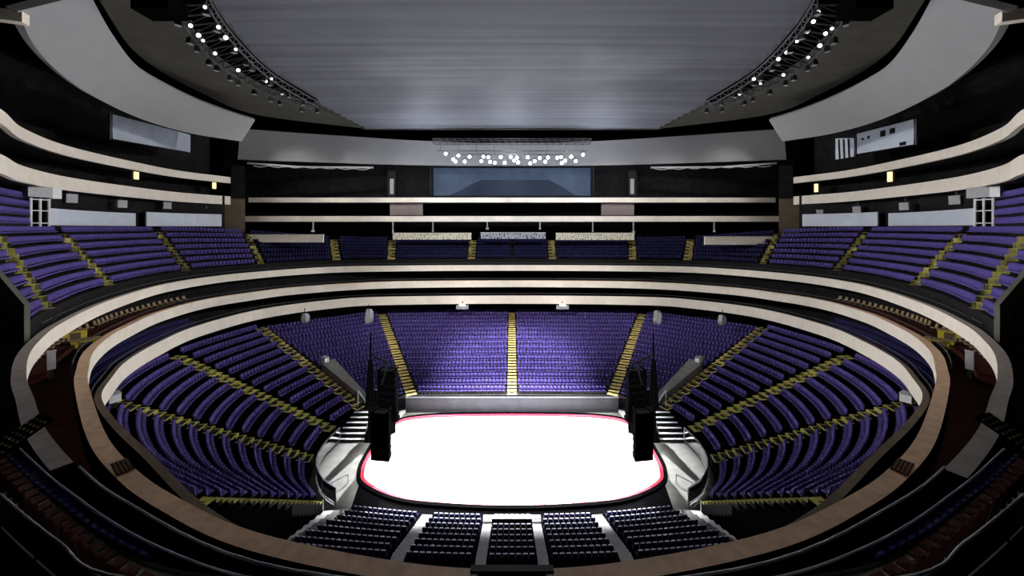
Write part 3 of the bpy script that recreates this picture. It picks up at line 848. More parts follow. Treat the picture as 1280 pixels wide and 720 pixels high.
# ------------------------------------------------------------------ lamps and trusses
LAMP = None
def lamp_proto(lens, name):
    root = empty(name)
    prof = [(0.0, 0.62), (0.20, 0.62), (0.34, 0.40), (0.42, 0.05), (0.46, -0.28), (0.46, -0.42), (0.40, -0.42)]
    n = 12; vs, fs = [], []
    for r_, z in prof:
        for j in range(n):
            a = 2 * math.pi * j / n; vs.append((r_ * math.cos(a), z * -1 * -1 if False else z, r_ * math.sin(a)))
    for i in range(len(prof) - 1):
        for j in range(n):
            fs.append((i * n + j, i * n + (j + 1) % n, (i + 1) * n + (j + 1) % n, (i + 1) * n + j))
    MB().add(vs, fs).build('housing', M['black'], root, smooth=True)
    MB().add([(0.44 * math.cos(2 * math.pi * j / 12), -0.40, 0.44 * math.sin(2 * math.pi * j / 12)) for j in range(12)] + [(0, -0.47, 0)],
             [(j, (j + 1) % 12, 12) for j in range(12)]).build('lens', lens, root)
    mb = MB().tube([(-0.52, 0, 0), (-0.52, 0, 0.7), (0.52, 0, 0.7), (0.52, 0, 0)], 0.05, 5); mb.build('yoke', M['truss'], root)
    MB().box((0, 0, 0.82), (0.2, 0.2, 0.3)).build('mounting_clamp', M['truss'], root)
    return root

up_row = [(557.5, 192), (573, 194), (587, 196), (604.5, 195.5), (611, 196.5), (626, 196.5), (638, 196), (646, 197), (660, 196.5), (675, 197), (684.6, 197), (696, 197), (701, 196), (714, 196), (728.5, 193)]
lo_row = [(567, 199), (569.5, 201.5), (581, 202), (602, 201), (613, 202), (618.5, 203.5), (630.5, 203), (642.5, 200.5), (648, 203), (663.0, 203.5), (668, 201.5), (681, 202), (702, 203.5), (706.5, 201), (719.5, 201)]
pr = lamp_proto(M['lens'], 'stage_light'); first = True
for rw, Y, nm in ((up_row, 103.0, 'upper'), (lo_row, 101.8, 'lower')):
    for j, (px, py) in enumerate(rw):
        o = pr if first else copy_tree(pr); first = False
        o.location = ((px - 640) * Y / F, Y, H + (HOR - py) * Y / F)
        o.scale = (1.08,) * 3
        o.rotation_euler = (R(16 + 8 * math.sin(j * 2.3)), R(5 * math.sin(j * 1.7)), R(10 * math.sin(j * 1.3)))
        tag(o, 'glowing stage light, %s from the left in the %s row of the back truss' % (ordw(j), nm), 'stage light', 'stage lights on the back truss')

def truss(name, A, B, label, w=0.9, r_=0.09):
    """A, B: two matching 3-D polylines (the two lower chords); the top chords run 1.1 m above"""
    root = empty(name, A[len(A) // 2], 0, label, 'truss')
    o0 = Vector(A[len(A) // 2])
    A = [Vector(p) - o0 for p in A]; B = [Vector(p) - o0 for p in B]
    up = Vector((0, 0, 1.2))
    for ln in (A, B, [p + up for p in A], [p + up for p in B]):
        MB().tube(ln, r_, 6).build('chord', M['truss'], root)
    mb = MB(); lac = []
    for i in range(len(A)):
        mb.tube([A[i], A[i] + up], r_ * .6, 5); mb.tube([B[i], B[i] + up], r_ * .6, 5); mb.tube([A[i], B[i]], r_ * .6, 5); mb.tube([A[i] + up, B[i] + up], r_ * .6, 5)
        if i + 1 < len(A):
            mb.tube([A[i], A[i + 1] + up], r_ * .5, 4); mb.tube([B[i + 1], B[i] + up], r_ * .5, 4); mb.tube([A[i], B[i + 1]], r_ * .5, 4)
    mb.build('lattice', M['truss'], root)
    return root
xs = [i * 2.0 for i in range(-11, 12)]
truss('lighting_truss', [(x, 102.0, 59.6) for x in xs], [(x, 104.2, 59.6) for x in xs], 'straight grey truss carrying the row of stage lights at the back')
# drop pipes that carry the two lamp rows
root = empty('lamp_bar', (0, 102.5, 57), 0, 'dark pipe ladder hanging under the back truss behind the stage lights', 'lamp bar')
MB().tube([(-21, 0.6, 0.6), (21, 0.6, 0.6)], 0.10, 6).build('upper_pipe', M['truss'], root)
MB().tube([(-19, -0.4, -0.6), (19, -0.4, -0.6)], 0.10, 6).build('lower_pipe', M['truss'], root)
for i in range(9):
    MB().tube([(-20 + 5 * i, 0.6, 2.6), (-20 + 5 * i, 0.6, 0.6), ((-20 + 5 * i) * .94, -0.4, -0.6)], 0.06, 5).build('drop_rod', M['truss'], root)

ZT = 62.5
TI = [(258, 6), (278, 38), (300, 64), (322, 86), (345, 104), (370, 119), (397, 134)]
TO = [(214, 6), (238, 44), (262, 72), (288, 92), (318, 110), (350, 124), (390, 137)]
side_lamps = {-1: [(255, 8), (272, 33), (281, 46), (294, 61), (237, 31), (247, 43), (253, 50), (268, 66), (297, 87), (339, 98), (332, 101), (352, 116)],
              1: [(1024, 14), (1018, 26), (1010, 38), (997, 51), (984, 65), (974, 73), (1041, 35), (1033, 41), (1026, 56), (1011, 71), (980, 93), (943, 98), (951, 104), (925, 117)]}
pd = lamp_proto(M['lens_dim'], 'truss_lamp'); first = True
for s in (-1, 1):
    tin = spline([at(*p, ZT) for p in TI], 3); tou = spline([at(*p, ZT) for p in TO], 3)
    A = [(-x * s, y, ZT) for x, y in tin]; B = [(-x * s, y, ZT) for x, y in tou]
    truss('lighting_truss', A, B, 'curved black lighting truss under the %s edge of the pale ceiling' % LR[s], r_=0.14)
    # black mesh deck on the truss
    mb = MB(); n = len(A)
    vs = [Vector(p) + Vector((0, 0, 1.5)) for p in A] + [Vector(p) + Vector((0, 0, 1.5)) for p in B] + [Vector(p) + Vector((0, 0, 1.7)) for p in A] + [Vector(p) + Vector((0, 0, 1.7)) for p in B]
    fs = []
    for i in range(n - 1): fs += [(i, i + 1, n + i + 1, n + i), (2 * n + i, 3 * n + i, 3 * n + i + 1, 2 * n + i + 1), (i, 2 * n + i, 2 * n + i + 1, i + 1), (n + i, n + i + 1, 3 * n + i + 1, 3 * n + i)]
    mb.add(vs, fs)
    tag(mb.build('catwalk', M['matte']), 'black catwalk deck lying on the %s curved lighting truss' % LR[s], 'catwalk')
    x, y = at(640 + s * (640 - 222) * 0.985, 6, ZT)
    root = empty('equipment_box', (x + 1.5 * s, y - 1.2, ZT - 1.0), 0, 'black equipment box hung at the near end of the %s curved truss' % LR[s], 'box')
    MB().box((0, 0, 0), (4.2, 2.6, 1.8)).build('case_body', M['matte'], root); MB().tube([(0, 0, .9), (0, 0, 3)], .1, 5).build('hanger', M['truss'], root)
    for j, (px, py) in enumerate(side_lamps[s]):
        o = pd if first else copy_tree(pd); first = False
        z = 61.6
        x, y = at(px, py, z)
        o.location = (x, y, z); o.scale = (0.50 + 0.3 * ((j * 7) % 3) / 3,) * 3
        o.rotation_euler = (R(35), 0, heading(-(0 - x), -(58 - y)) if False else heading(x - 0, y - 30))
        tag(o, 'small lit lamp, %s counted along the %s curved ceiling truss' % (ordw(j), LR[s]), 'lamp', 'lamps on the curved ceiling trusses')
    # unlit fixtures between the lit ones
    for j in range(24):
        t = j / 23.0
        src = tin if j % 2 else tou
        x, y = src[int(t * (len(src) - 1))]
        root = empty('dark_fixture', (-x * s, y, ZT - 0.7), 0.4 * j, 'unlit black fixture, %s counted along the %s curved ceiling truss' % (ordw(j), LR[s]), 'fixture', 'unlit fixtures on the curved trusses')
        MB().add([(-.4, -.35, -.5), (.4, -.35, -.5), (.4, .35, -.5), (-.4, .35, -.5), (-.28, -.25, .35), (.28, -.25, .35), (.28, .25, .35), (-.28, .25, .35)],
                 [(3, 2, 1, 0), (4, 5, 6, 7), (0, 1, 5, 4), (1, 2, 6, 5), (2, 3, 7, 6), (3, 0, 4, 7)]).build('housing', M['black'], root)
        MB().box((0, 0, .55), (.12, .12, .4)).build('mounting_clamp', M['truss'], root)
        MB().box((0, 0, -.52), (.62, .52, .05)).build('lens', M['grey'], root)

# grey pipes with cable under the bulkhead on both sides
for s in (-1, 1):
    root = empty('cable_pipe', (62 * s, 108, 53.9), 0, 'long grey pipe with looped cable under the %s bulkhead' % LR[s], 'pipe')
    pts = [(-20 * s, 3.4, 0.4), (0, 0, 0), (13.5 * s, -3.0, 0.6)]
    MB().tube(pts, 0.28, 8).build('pipe', M['grey'], root)
    q = [((-19 + 31 * i / 24) * s, 3.2 - 6.0 * i / 24, 0.1 - 0.5 * abs(math.sin(i * 0.9))) for i in range(25)]
    MB().tube(q, 0.12, 5).build('cable', M['grey'], root)

# ------------------------------------------------------------------ back: glass box, panels, signs
root = empty('window_1', (0, 124, 46.6)); root['kind'] = 'structure'; root['label'] = 'wide glazed bay in the middle of the back wall'
MB().box((0, 2.2, 5.0), (54, 0.3, 10)).build('back_panel', M['paleblue'], root)
mb = MB(); mb.box((-27.2, 0.6, 5), (0.5, 3.4, 10)); mb.box((27.2, 0.6, 5), (0.5, 3.4, 10)); mb.box((0, 0.6, 0.1), (55, 3.4, 0.3)); mb.box((0, 0.6, 10.1), (55, 3.4, 0.3)); mb.build('frame', M['conc_mid'], root)
MB().box((0, -0.8, 5.0), (54, 0.08, 9.8)).build('pane', M['hazyglass'], root)
root = empty('glass_reflection', (0, 124.6, 46.9), 0, 'dark blue trapezoid reflection in the glazed bay, shaped as a panel', 'panel')  # dark reflection in the glass, built as a trapezoid panel
mb = MB(); zz = lambda py: (HOR - py) * 124.6 / F + H - 46.9; xx = lambda px: (px - 640) * 124.6 / F
pl = [(xx(560), zz(244.5)), (xx(720), zz(244.5)), (xx(711), zz(239)), (xx(700), zz(232)), (xx(686), zz(225)), (xx(602), zz(225)), (xx(588), zz(231)), (xx(574), zz(239))]
mb.slab([(x, 0, z) for x, z in pl], 0.5).build('panel_face', M['deepblue'], root)
MB().box((0, -0.3, -0.1), (xx(722) * 2 - 0.5, 0.8, 0.5)).build('sill', M['deepblue'], root)
for s in (-1, 1):
    x = (790 - 640) * 122 / F
    root = empty('lit_column', (39.8 * s, 122, 46.5), 0, 'grey green lit column on the %s of the glazed bay' % LR[s], 'column')
    MB().box((0, 0, 4.2), (2.6, 1.2, 8.4)).build('shaft', M['conc_mid'], root); MB().box((-.2 * s, -.7, 3.2), (1.2, 0.3, 5.0)).build('light_panel', M['grey'], root)
    root = empty('booth_panel', (34.3 * s, 119.6, 39.9), 0, 'taupe booth panel between the two back ledges on the %s' % LR[s], 'panel')
    MB().box((0, 0, 2.1), (10.6, 0.5, 4.1)).build('panel_face', mat('taupe', (0.22, 0.18, 0.17), 0.7), root); MB().box((0, -0.05, 0.1), (11, 0.7, 0.3)).build('base_rail', M['dark'], root)

def sign(px0, px1, py0, py1, Y, m, label, name='ledge_sign'):
    x0, x1 = (px0 - 640) * Y / F, (px1 - 640) * Y / F; z0, z1 = H - (py1 - HOR) * Y / F, H - (py0 - HOR) * Y / F
    root = empty(name, ((x0 + x1) / 2, Y, z0), 0, label, 'sign' if 'print' in m else 'ledge')
    MB().box((0, 0.2, (z1 - z0) / 2), (x1 - x0, 0.4, z1 - z0)).build('face_board', M[m], root)
    MB().box((0, 0.9, (z1 - z0) * 0.35), (x1 - x0 - .2, 1.0, (z1 - z0) * 0.5)).build('backing', M['dark'], root)
    MB().box((0, 0.15, z1 - z0 + 0.05), (x1 - x0 + .1, 0.6, 0.14)).build('top_cap', M['cream'], root)
sign(491, 589, 291.5, 299.5, 115, 'printed', 'cream printed sign strip under the back ledge, left of the grey strip')
sign(601, 682, 291, 298.5, 115, 'printed_grey', 'grey printed sign strip in the middle under the back ledge')
sign(695, 793, 291.5, 300, 115, 'printed', 'cream printed sign strip under the back ledge, right of the grey strip')
sign(300, 404, 293.5, 303, 103.6, 'cream', 'plain cream ledge at the left end of the back stand', 'short_ledge')
sign(881, 983, 296, 306, 103.6, 'cream', 'plain cream ledge at the right end of the back stand', 'short_ledge')
posts = [(491, 291), (541, 290), (609, 287), (675, 287), (741, 290), (792, 291), (391, 290), (893, 290)]
for j, (px, py) in enumerate(sorted(posts)):
    X = (px - 640) * 115.2 / F; zb = H - (py - HOR) * 115.2 / F
    root = empty('hanging_post', (X, 115.4, zb), 0, 'thin pale post hanging from the lower back ledge, %s from the left' % ordw(j), 'post', 'posts under the back ledge')
    MB().box((0, 0, (38.0 - zb) / 2), (0.34, 0.34, 38.0 - zb)).build('shaft', M['grey'], root)
    MB().box((0, -0.1, 0.3), (0.9 if j % 3 == 0 else 0.5, 0.5, 0.6)).build('fitting', M['white'] if j in (0, 7) else M['grey'], root)

# display boards under the side fascias
UPW = [(x, y) for x, y in UPO]
for s in (-1, 1):
    for (pxa, pxb, nm) in ((64, 169, 'near'), (184, 276, 'far')):
        def wall_at(px):
            k = (640 - px) / F
            best = min((abs(x / y - k), x, y) for x, y in [(p[0] + 1.2, p[1] + 0.6) for p in spline(UPO, 24)] if y < 106)
            return best[1], best[2]
        n = 6; q = [wall_at(pxa + (pxb - pxa) * i / n) for i in range(n + 1)]
        q = [(x * s, y) for x, y in q]
        z0, z1 = 36.4, 39.3 if nm == 'near' else 39.75
        if normals(q)[3][0] * s < 0: q = q[::-1]
        root = empty('display_board', (q[3][0], q[3][1], z0), 0, 'long pale blue board above the purple seats, %s one on the %s' % (nm + 'er' if nm == 'near' else 'farther', LR[s]), 'board', None)
        l = [(x - q[3][0], y - q[3][1]) for x, y in q]
        MB().sweep(l, [(0, 0.05), (0.25, 0.05), (0.25, z1 - z0), (0, z1 - z0)]).build('board_face', M['board'], root)
        MB().sweep(l, [(0.26, -0.1), (0.6, -0.1), (0.6, z1 - z0 + .1), (0.26, z1 - z0 + .1)]).build('backing', M['dark'], root)
        MB().sweep(l, [(-.06, 0.0), (0.3, 0.0), (0.3, 0.12), (-.06, 0.12)]).build('bottom_rail', M['grey'], root)
    # dark wall behind them
    w = [(x * s, y) for x, y in spline([(p[0] + 3.4, p[1] + 1.4) for p in UPO[4:8]] + [(78.2, 62.2)], 6)]
    if normals(w)[len(w) // 2][0] * s < 0: w = w[::-1]
    mb = MB().sweep(w, [(0, 30), (0.4, 30), (0.4, 45), (0, 45)]); struct(mb.build('wall_%d' % (10 + (s > 0)), M['dark']), 'charcoal wall behind the boards of the %s upper bowl' % LR[s])
    # small grey speakers below the lower fascia
    spk = {-1: [(88, 248), (150, 255), (209, 257), (259, 261)], 1: [(1195, 250), (1133, 258), (1072, 262), (1026, 266)]}[s]
    for j, (px, py) in enumerate(spk):
        k = abs(640 - px) / F
        _, X, Y = min((abs(x / y - k), x, y) for x, y in [(p[0] + 1.5, p[1] + 0.5) for p in spline(UP, 24)])
        z = H + (HOR - py) * Y / F
        root = empty('wall_speaker', (X * s, Y, z), heading(-X * s, 55 - Y) + math.pi, 'small grey speaker under the %s side fascia, %s from the near end' % (LR[s], ordw(j)), 'speaker', 'speakers under the side fascias')
        MB().add([(-.8, -.5, -.8), (.8, -.5, -.8), (.6, .5, -.7), (-.6, .5, -.7), (-.8, -.6, .8), (.8, -.6, .8), (.6, .5, .8), (-.6, .5, .8)],
                 [(3, 2, 1, 0), (4, 5, 6, 7), (0, 1, 5, 4), (1, 2, 6, 5), (2, 3, 7, 6), (3, 0, 4, 7)]).build('cabinet', M['grey'], root)
        MB().box((0, .0, 1.6), (.2, .2, 1.7)).build('bracket', M['black'], root)
        MB().slab([(-.65, -.6, -.6), (.65, -.6, -.6), (.65, -.66, .6), (-.65, -.66, .6)], 0.03).build('grille', M['grey'], root)
    # wall lights between the two side fascias
    lts = {-1: [(171, 218), (267, 231)], 1: [(1113, 221), (1020, 235)]}[s]
    for j, (px, py) in enumerate(lts):
        k = abs(640 - px) / F
        _, X, Y = min((abs(x / y - k), x, y) for x, y in [(p[0] + 2.5, p[1] + 0.8) for p in spline(UP, 24)])
        z = H + (HOR - py) * Y / F
        root = empty('wall_sconce', (X * s, Y, z), heading(-X * s, 55 - Y) + math.pi, 'warm lit sconce between the %s side fascias, %s one' % (LR[s], 'nearer' if j == 0 else 'farther'), 'wall light', None)
        MB().box((0, -.2, 0), (.75, .4, 2.2)).build('light_tube', M['warm'], root)
        MB().box((0, .08, 0), (1.5, .16, 2.5)).build('backplate', M['dark'], root)
        MB().box((0, -.2, 1.2), (.9, .5, .2)).build('cap', M['black'], root)
    # pale frame stand with a box on top, under the near fascia
    k = (1230 - 640) / F
    X, Y = 76.5, 76.5 / k
    root = empty('frame_stand', (X * s, Y, 35.2), heading(-X * s, 55 - Y) + math.pi, 'white ladder frame with a grey box on top at the %s upper aisle head' % LR[s], 'stand')
    mb = MB()
    for x in (-1.1, 0, 1.1): MB().tube([(x, 0, 0), (x, 0, 5.6)], 0.17, 6).build('upright', M['white'], root)
    for z in (0.4, 1.6, 3.6, 5.4): MB().tube([(-1.1, 0, z), (1.1, 0, z)], 0.10, 6).build('crossbar', M['white'], root)
    MB().box((0.2, 0, 6.6), (4.0, 1.2, 1.7)).build('top_box', M['grey'], root)
    MB().box((1.7, 0, 6.6), (1.2, 1.3, 1.8)).build('box_cover', M['white'], root)

# screens high on the side balconies
def wall_quad(name, px, label, m, cat, th=0.3):
    (x0, ya, yb, D0), (x1, yc, yd, D1) = px
    P = lambda x, y, D: Vector(((x - 640) * D / F, D, H + (HOR - y) * D / F))
    q = [P(x0, yb, D0), P(x1, yd, D1), P(x1, yc, D1), P(x0, ya, D0)]
    c = (q[0] + q[1]) / 2
    root = empty(name, c, 0, label, cat)
    MB().slab([p - c for p in q], th).build('screen_face', M[m], root)
    nrm = (q[1] - q[0]).cross(q[2] - q[0]).normalized()
    MB().slab([p - c - nrm * (th + .02) for p in q], 0.3).build('backing', M['dark'], root)
    mb = MB().tube([p - c for p in q], 0.12, 5, closed=True); mb.build('frame', M['dark'], root)
    return root, q, c, nrm
wall_quad('wall_screen', ((140, 142, 174, 72), (238, 168, 191, 94)), 'grey blue screen on the dark left wall below the pale soffit', 'screen', 'screen')
root, q, c, nrm = wall_quad('wall_screen', ((1071, 167, 193, 88), (1143, 148, 181, 72)), 'pale screen with dark marks on the dark right wall below the soffit', 'board', 'screen')
for (a, b, w, h) in ((0.10, 0.62, 0.05, 0.10), (0.22, 0.62, 0.04, 0.14), (0.46, 0.58, 0.09, 0.26), (0.62, 0.62, 0.09, 0.22), (0.78, 0.05, 0.10, 0.14)):
    P = lambda u, v: (q[0].lerp(q[1], u)).lerp(q[3].lerp(q[2], u), v)
    r_ = [P(a, b), P(a + w, b), P(a + w, b + h), P(a, b + h)]
    MB().slab([p - c + nrm * 0.05 for p in r_], 0.04).build('mark', M['dark'], root)
root, q, c, nrm = wall_quad('wall_screen', ((1044, 173, 200, 92), (1068, 172, 196, 88)), 'narrow pale screen with dark stripes beside the marked right screen', 'board', 'screen')
for u in (0.2, 0.45, 0.7):
    P = lambda u, v: (q[0].lerp(q[1], u)).lerp(q[3].lerp(q[2], u), v)
    MB().slab([p - c + nrm * 0.05 for p in (P(u, 0), P(u + .1, 0), P(u + .05, .95), P(u - .05, .95))], 0.04).build('stripe', M['dark'], root)

# fixtures under the lowest ring
for px, py, lab in ((578, 383, 'left'), (703, 383, 'right')):
    Y = 102.6; X = (px - 640) * Y / F; z = H - (py - HOR) * Y / F
    root = empty('ring_floodlight', (X, Y, z), 0, 'small floodlight under the lowest ring at the back, %s one of two' % lab, 'floodlight')
    MB().box((0, 0, -0.2), (3.4, 0.9, 1.0)).build('housing', M['grey'], root); MB().box((0, -.3, .45), (1.6, 0.7, 0.5)).build('lens', M['lens_dim'], root)
    MB().tube([(0, 0.2, .3), (0, 0.4, 1.4)], 0.12, 6).build('bracket', M['black'], root)
for px, py, lab, tilt in ((461, 396, 'left', -1), (822, 398, 'right', 1), (381, 398, 'far left', -1), (903, 400, 'far right', 1)):
    Y = 98.5 if abs(px - 640) < 200 else 87; X = (px - 640) * Y / F; z = H - (py - HOR) * Y / F
    big = 'far' not in lab
    root = empty('ring_speaker', (X, Y, z), R(25) * tilt, 'pale grey speaker hanging under the lowest ring, %s of the far stand' % lab, 'speaker')
    hh = 2.0 if big else 1.1
    prof = [(-.9, -hh * .3), (-.6, -hh), (.2, -hh * 1.05), (.9, -hh * .5), (.9, hh * .6), (.4, hh), (-.5, hh)]
    MB().slab([(x * (1.2 if big else 1.0), -.4, z_) for x, z_ in prof], 1.0).build('cabinet', M['grey'], root)
    MB().slab([(x * (1.05 if big else .85), -.43, z_ * .85) for x, z_ in prof], 0.02).build('grille', M['white'], root)
    MB().tube([(0, 0, hh * .9), (0, 0, hh + 1.4)], .1, 5).build('hanger', M['black'], root)

# ------------------------------------------------------------------ furniture on the middle balcony
for s in (-1, 1):
    for j, (px, py, z, dims) in enumerate(((94, 417, 21.2, (2.2, 1.0, 1.5)), (107, 428, 20.4, (2.6, .9, 1.0)))):
        if s > 0: px = 1280 - px + 1
        X, Y = at(px, py, z)
        root = empty('yellow_cabinet', (X, Y, 19.3), R(-50) * s, '%s yellow cabinet on the middle balcony at the %s bend' % ('taller' if j == 0 else 'lower', LR[s]), 'cabinet')
        MB().box((0, 0, (z - 19.3) / 2 + .2), (dims[0], dims[1], z - 19.3 + .4)).build('cabinet_body', M['yellowbox'] , root)
        MB().box((0, 0, z - 19.3 + .46), (dims[0] + .2, dims[1] + .2, .12)).build('cabinet_top', M['tan'], root)
        MB().box((0, -dims[1] / 2 - .03, (z - 19.3) / 2 + .2), (dims[0] * .46, .05, z - 19.3)).build('cabinet_door', M['brownwall'], root)
# rows of tan chairs on the middle balcony, navy chairs on the lowest
def chair(m):
    root = empty('suite_chair')
    MB().box((0, .1, .5), (.62, .6, .12)).build('seat', M[m], root); MB().add([(-.32, -.2, .5), (.32, -.2, .5), (.32, -.1, .5), (-.32, -.1, .5), (-.28, -.36, 1.15), (.28, -.36, 1.15), (.28, -.27, 1.15), (-.28, -.27, 1.15)],
        [(3, 2, 1, 0), (4, 5, 6, 7), (0, 1, 5, 4), (1, 2, 6, 5), (2, 3, 7, 6), (3, 0, 4, 7)]).build('backrest', M[m], root)
    MB().tube([(0, .1, 0), (0, .1, .5)], .12, 6).build('pedestal', M['black'], root)
    return root
ct = chair('tan'); first = True
r2s = spline(R2, 10)
for s in (-1, 1):
    cnt = 0
    last = None
    for i in range(40, 86):
        x, y = r2s[i]
        a, b = r2s[i - 1], r2s[i + 1]
        dx, dy = b[0] - a[0], b[1] - a[1]; l = math.hypot(dx, dy)
        nx, ny = -dy / l, dx / l
        q = (x + nx * 4.6, y + ny * 4.6)
        if last and math.hypot(q[0] - last[0], q[1] - last[1]) < 1.05: continue
        last = q
        o = ct if first else copy_tree(ct); first = False
        o.location = (q[0] * s, q[1], 20.4); o.rotation_euler = (0, 0, heading(-nx * s, -ny))
        tag(o, 'small tan chair behind the middle ring on the %s, %s counted from the back' % (LR[s], ordw(cnt)), 'chair', 'tan chairs on the middle balcony'); cnt += 1
    mb = MB().sweep([(x * s, y) for x, y in r2s[40:87]] if s > 0 else [(x * s, y) for x, y in r2s[40:87]][::-1], [(3.0, 19.3), (6.6, 19.3), (6.6, 20.4), (3.0, 20.4)])
    struct(mb.build('floor_%d' % (22 + (s > 0)), M['redbrown']), 'raised red brown step under the tan chairs on the %s' % LR[s])

# long seat benches on the lowest balcony: thin tiers seen as lines
r1s = spline(R1, 10)
for s in (-1, 1):
    for j in range(3):
        pts = [(x * s, y) for x, y in r1s[38:86]]
        if s < 0: pts = pts[::-1]
        root = empty('long_bench', (pts[24][0], pts[24][1], 15.05 + .55 * j), 0, 'long curved navy bench behind the lowest ring on the %s, %s row' % (LR[s], ORD[j]), 'bench')
        l = [(x - pts[24][0], y - pts[24][1]) for x, y in pts]
        o_ = 1.3 + 1.3 * j
        MB().sweep(l, [(o_ + .2, .75), (o_ + .8, .75), (o_ + .8, .9), (o_ + .2, .9)]).build('seat', M['navy'], root)
        MB().sweep(l, [(o_ + .85, .8), (o_ + 1.0, .8), (o_ + 1.1, 1.5), (o_ + .95, 1.5)]).build('backrest', M['navy'], root)
        MB().sweep(l, [(o_, 0), (o_ + 1.2, 0), (o_ + 1.2, .6), (o_, .6)]).build('base', M['conc_dark'], root)
    # pale posts and white equipment at the bend of the lowest ring
    for j, (px, py, z) in enumerate(((142, 492, 14.2), (64, 450, 22.0))):
        if s > 0: px = 1280 - px - 4
        X, Y = at(px, py, z)
        root = empty('equipment_case', (X, Y, z - 1.0), R(30) * s, ('pale equipment case at the top of the %s lower stand' if j == 0 else 'slim pale cover standing behind the upper ring at the %s bend') % LR[s], 'case')
        d = (1.5, 1.1, 1.0) if j == 0 else (.2, .6, 1.9)
        MB().box((0, 0, d[2] / 2), d).build('case_body', M['white'] if j == 0 else M['grey'], root); MB().box((0, 0, d[2] + .05), (d[0] + .1, d[1] + .1, .1)).build('case_lid', M['grey'], root)
        MB().box((0, 0, -.6), (d[0] * .5, d[1] * .5, 1.2)).build('stand', M['black'], root)

# grille of pale dots on the middle coping and stud panels at the ends of the upper bowl
for s in (-1, 1):
    px = 153 if s < 0 else 1128
    X, Y = at(px, 581, 21.0)
    root = empty('vent_grille', (X, Y, 20.85), R(35) * s, 'dark dotted grille on the brown coping of the middle ring, %s side' % LR[s], 'grille')
    MB().box((0, 0, .05), (1.9, .8, .06)).build('plate', M['redbrown'], root)
    mb = MB()
    for a in range(7):
        for b in range(4): mb.box((-.78 + .26 * a, -.27 + .18 * b, .09), (.08, .08, .05))
    tag(mb.build('dots', M['tan'], root), kind='stuff')
    px = 28 if s < 0 else 1256
    X, Y = at(px, 538 if s < 0 else 525, 26)
    root = empty('stud_panel', (X, Y, 25.5 if s < 0 else 25.1), R(20) * s, 'black panel with rows of yellow studs at the %s end of the upper ring' % LR[s], 'panel')
    MB().box((0, 0, .35), (1.5, 1.8, .06), rx=R(30)).build('plate', M['matte'], root)
    mb = MB()
    for a in range(4):
        for b in range(7):
            p = Matrix.Rotation(R(30), 4, 'X') @ Vector((-.57 + .38 * a, -.75 + .25 * b, .23)); mb.box((p.x, p.y, p.z + .16), (.1, .1, .06), rx=R(30))
    tag(mb.build('studs', M['studs'], root), kind='stuff')

# ------------------------------------------------------------------ near balcony in front of the viewer
LA = [at(24.5, 561, 25), at(61, 595, 25), at(92, 619, 25), at(137, 651, 25), at(200, 685, 25), at(300, 720, 25)]
LB = [at(101, 586, 24), at(159, 628, 24), at(200, 654, 24), at(260, 682, 24), at(320, 705, 24)]
LD = [at(6, 573, 25.2), at(40, 607, 25.2), at(76, 635, 25.2), at(122, 671, 25.2), at(200, 714, 25.2)]
LC = [at(0, 618, 27), at(31, 645, 27), at(76, 680, 27), at(134, 719, 27)]
LE = [at(-12, 572, 26), at(15, 600, 26), at(60, 643, 26), at(100, 675, 26), at(140, 705, 26), at(185, 730, 26)]
def ext(c, y0):      # continue each arc to the centre line
    return c + [((c[-1][0]) * .5, c[-1][1] - (c[-2][1] - c[-1][1]) * .35 - .25), (0.0, y0)]
arcs = {'A': ext(LA, 10.6), 'B': ext(LB, 11.2), 'D': ext(LD, 10.0), 'C': ext(LC, 7.6)}
full = {}
for k_, c in arcs.items():
    h_ = spline(c, 6)
    full[k_] = [(x, y) for x, y in h_] + [(-x, y) for x, y in reversed(h_[:-1])]     # left -> right
def strip(a, b, z0, z1, name, m, label):
    mb = MB(); n = 60
    def rs(c, t):
        f = t * (len(c) - 1); i = min(int(f), len(c) - 2); f -= i
        return c[i][0] + (c[i + 1][0] - c[i][0]) * f, c[i][1] + (c[i + 1][1] - c[i][1]) * f
    vs = []
    for i in range(n + 1):
        p, q = rs(a, i / n), rs(b, i / n)
        vs += [(p[0], p[1], z1), (q[0], q[1], z1), (q[0], q[1], z0), (p[0], p[1], z0)]
    fs = []
    for i in range(n):
        for j in range(4):
            fs.append((i * 4 + j, (i + 1) * 4 + j, (i + 1) * 4 + (j + 1) % 4, i * 4 + (j + 1) % 4))
    mb.add(vs, [f[::-1] for f in fs]); struct(mb.build(name, M[m]), label)
r3n = [(x, y) for x, y in [p for p in spline(R3, 6)][84:]]
r3f = [(-x, y) for x, y in r3n] + [(x, y) for x, y in reversed(r3n[:-1])]
strip([(x * .985, y - .2) for x, y in r3f], full['B'], 22.4, 22.9, 'floor_24', 'dark', 'dark floor between the near upper ring and the glass rail')
strip(full['B'], full['A'], 22.6, 23.3, 'floor_25', 'dark', 'dark floor strip behind the glass rail of the near balcony')
strip(full['A'], full['D'], 23.2, 24.3, 'floor_26', 'dark', 'dark floor under the blue seat row of the near balcony')
strip(full['D'], full['C'], 24.2, 25.2, 'floor_27', 'green', 'grey green walkway of the near balcony')
back_c = [(x * 1.15, y - 7) for x, y in full['C']]
strip(full['C'], back_c, 24.4, 25.9, 'floor_28', 'matte', 'black floor behind the last rail of the near balcony')
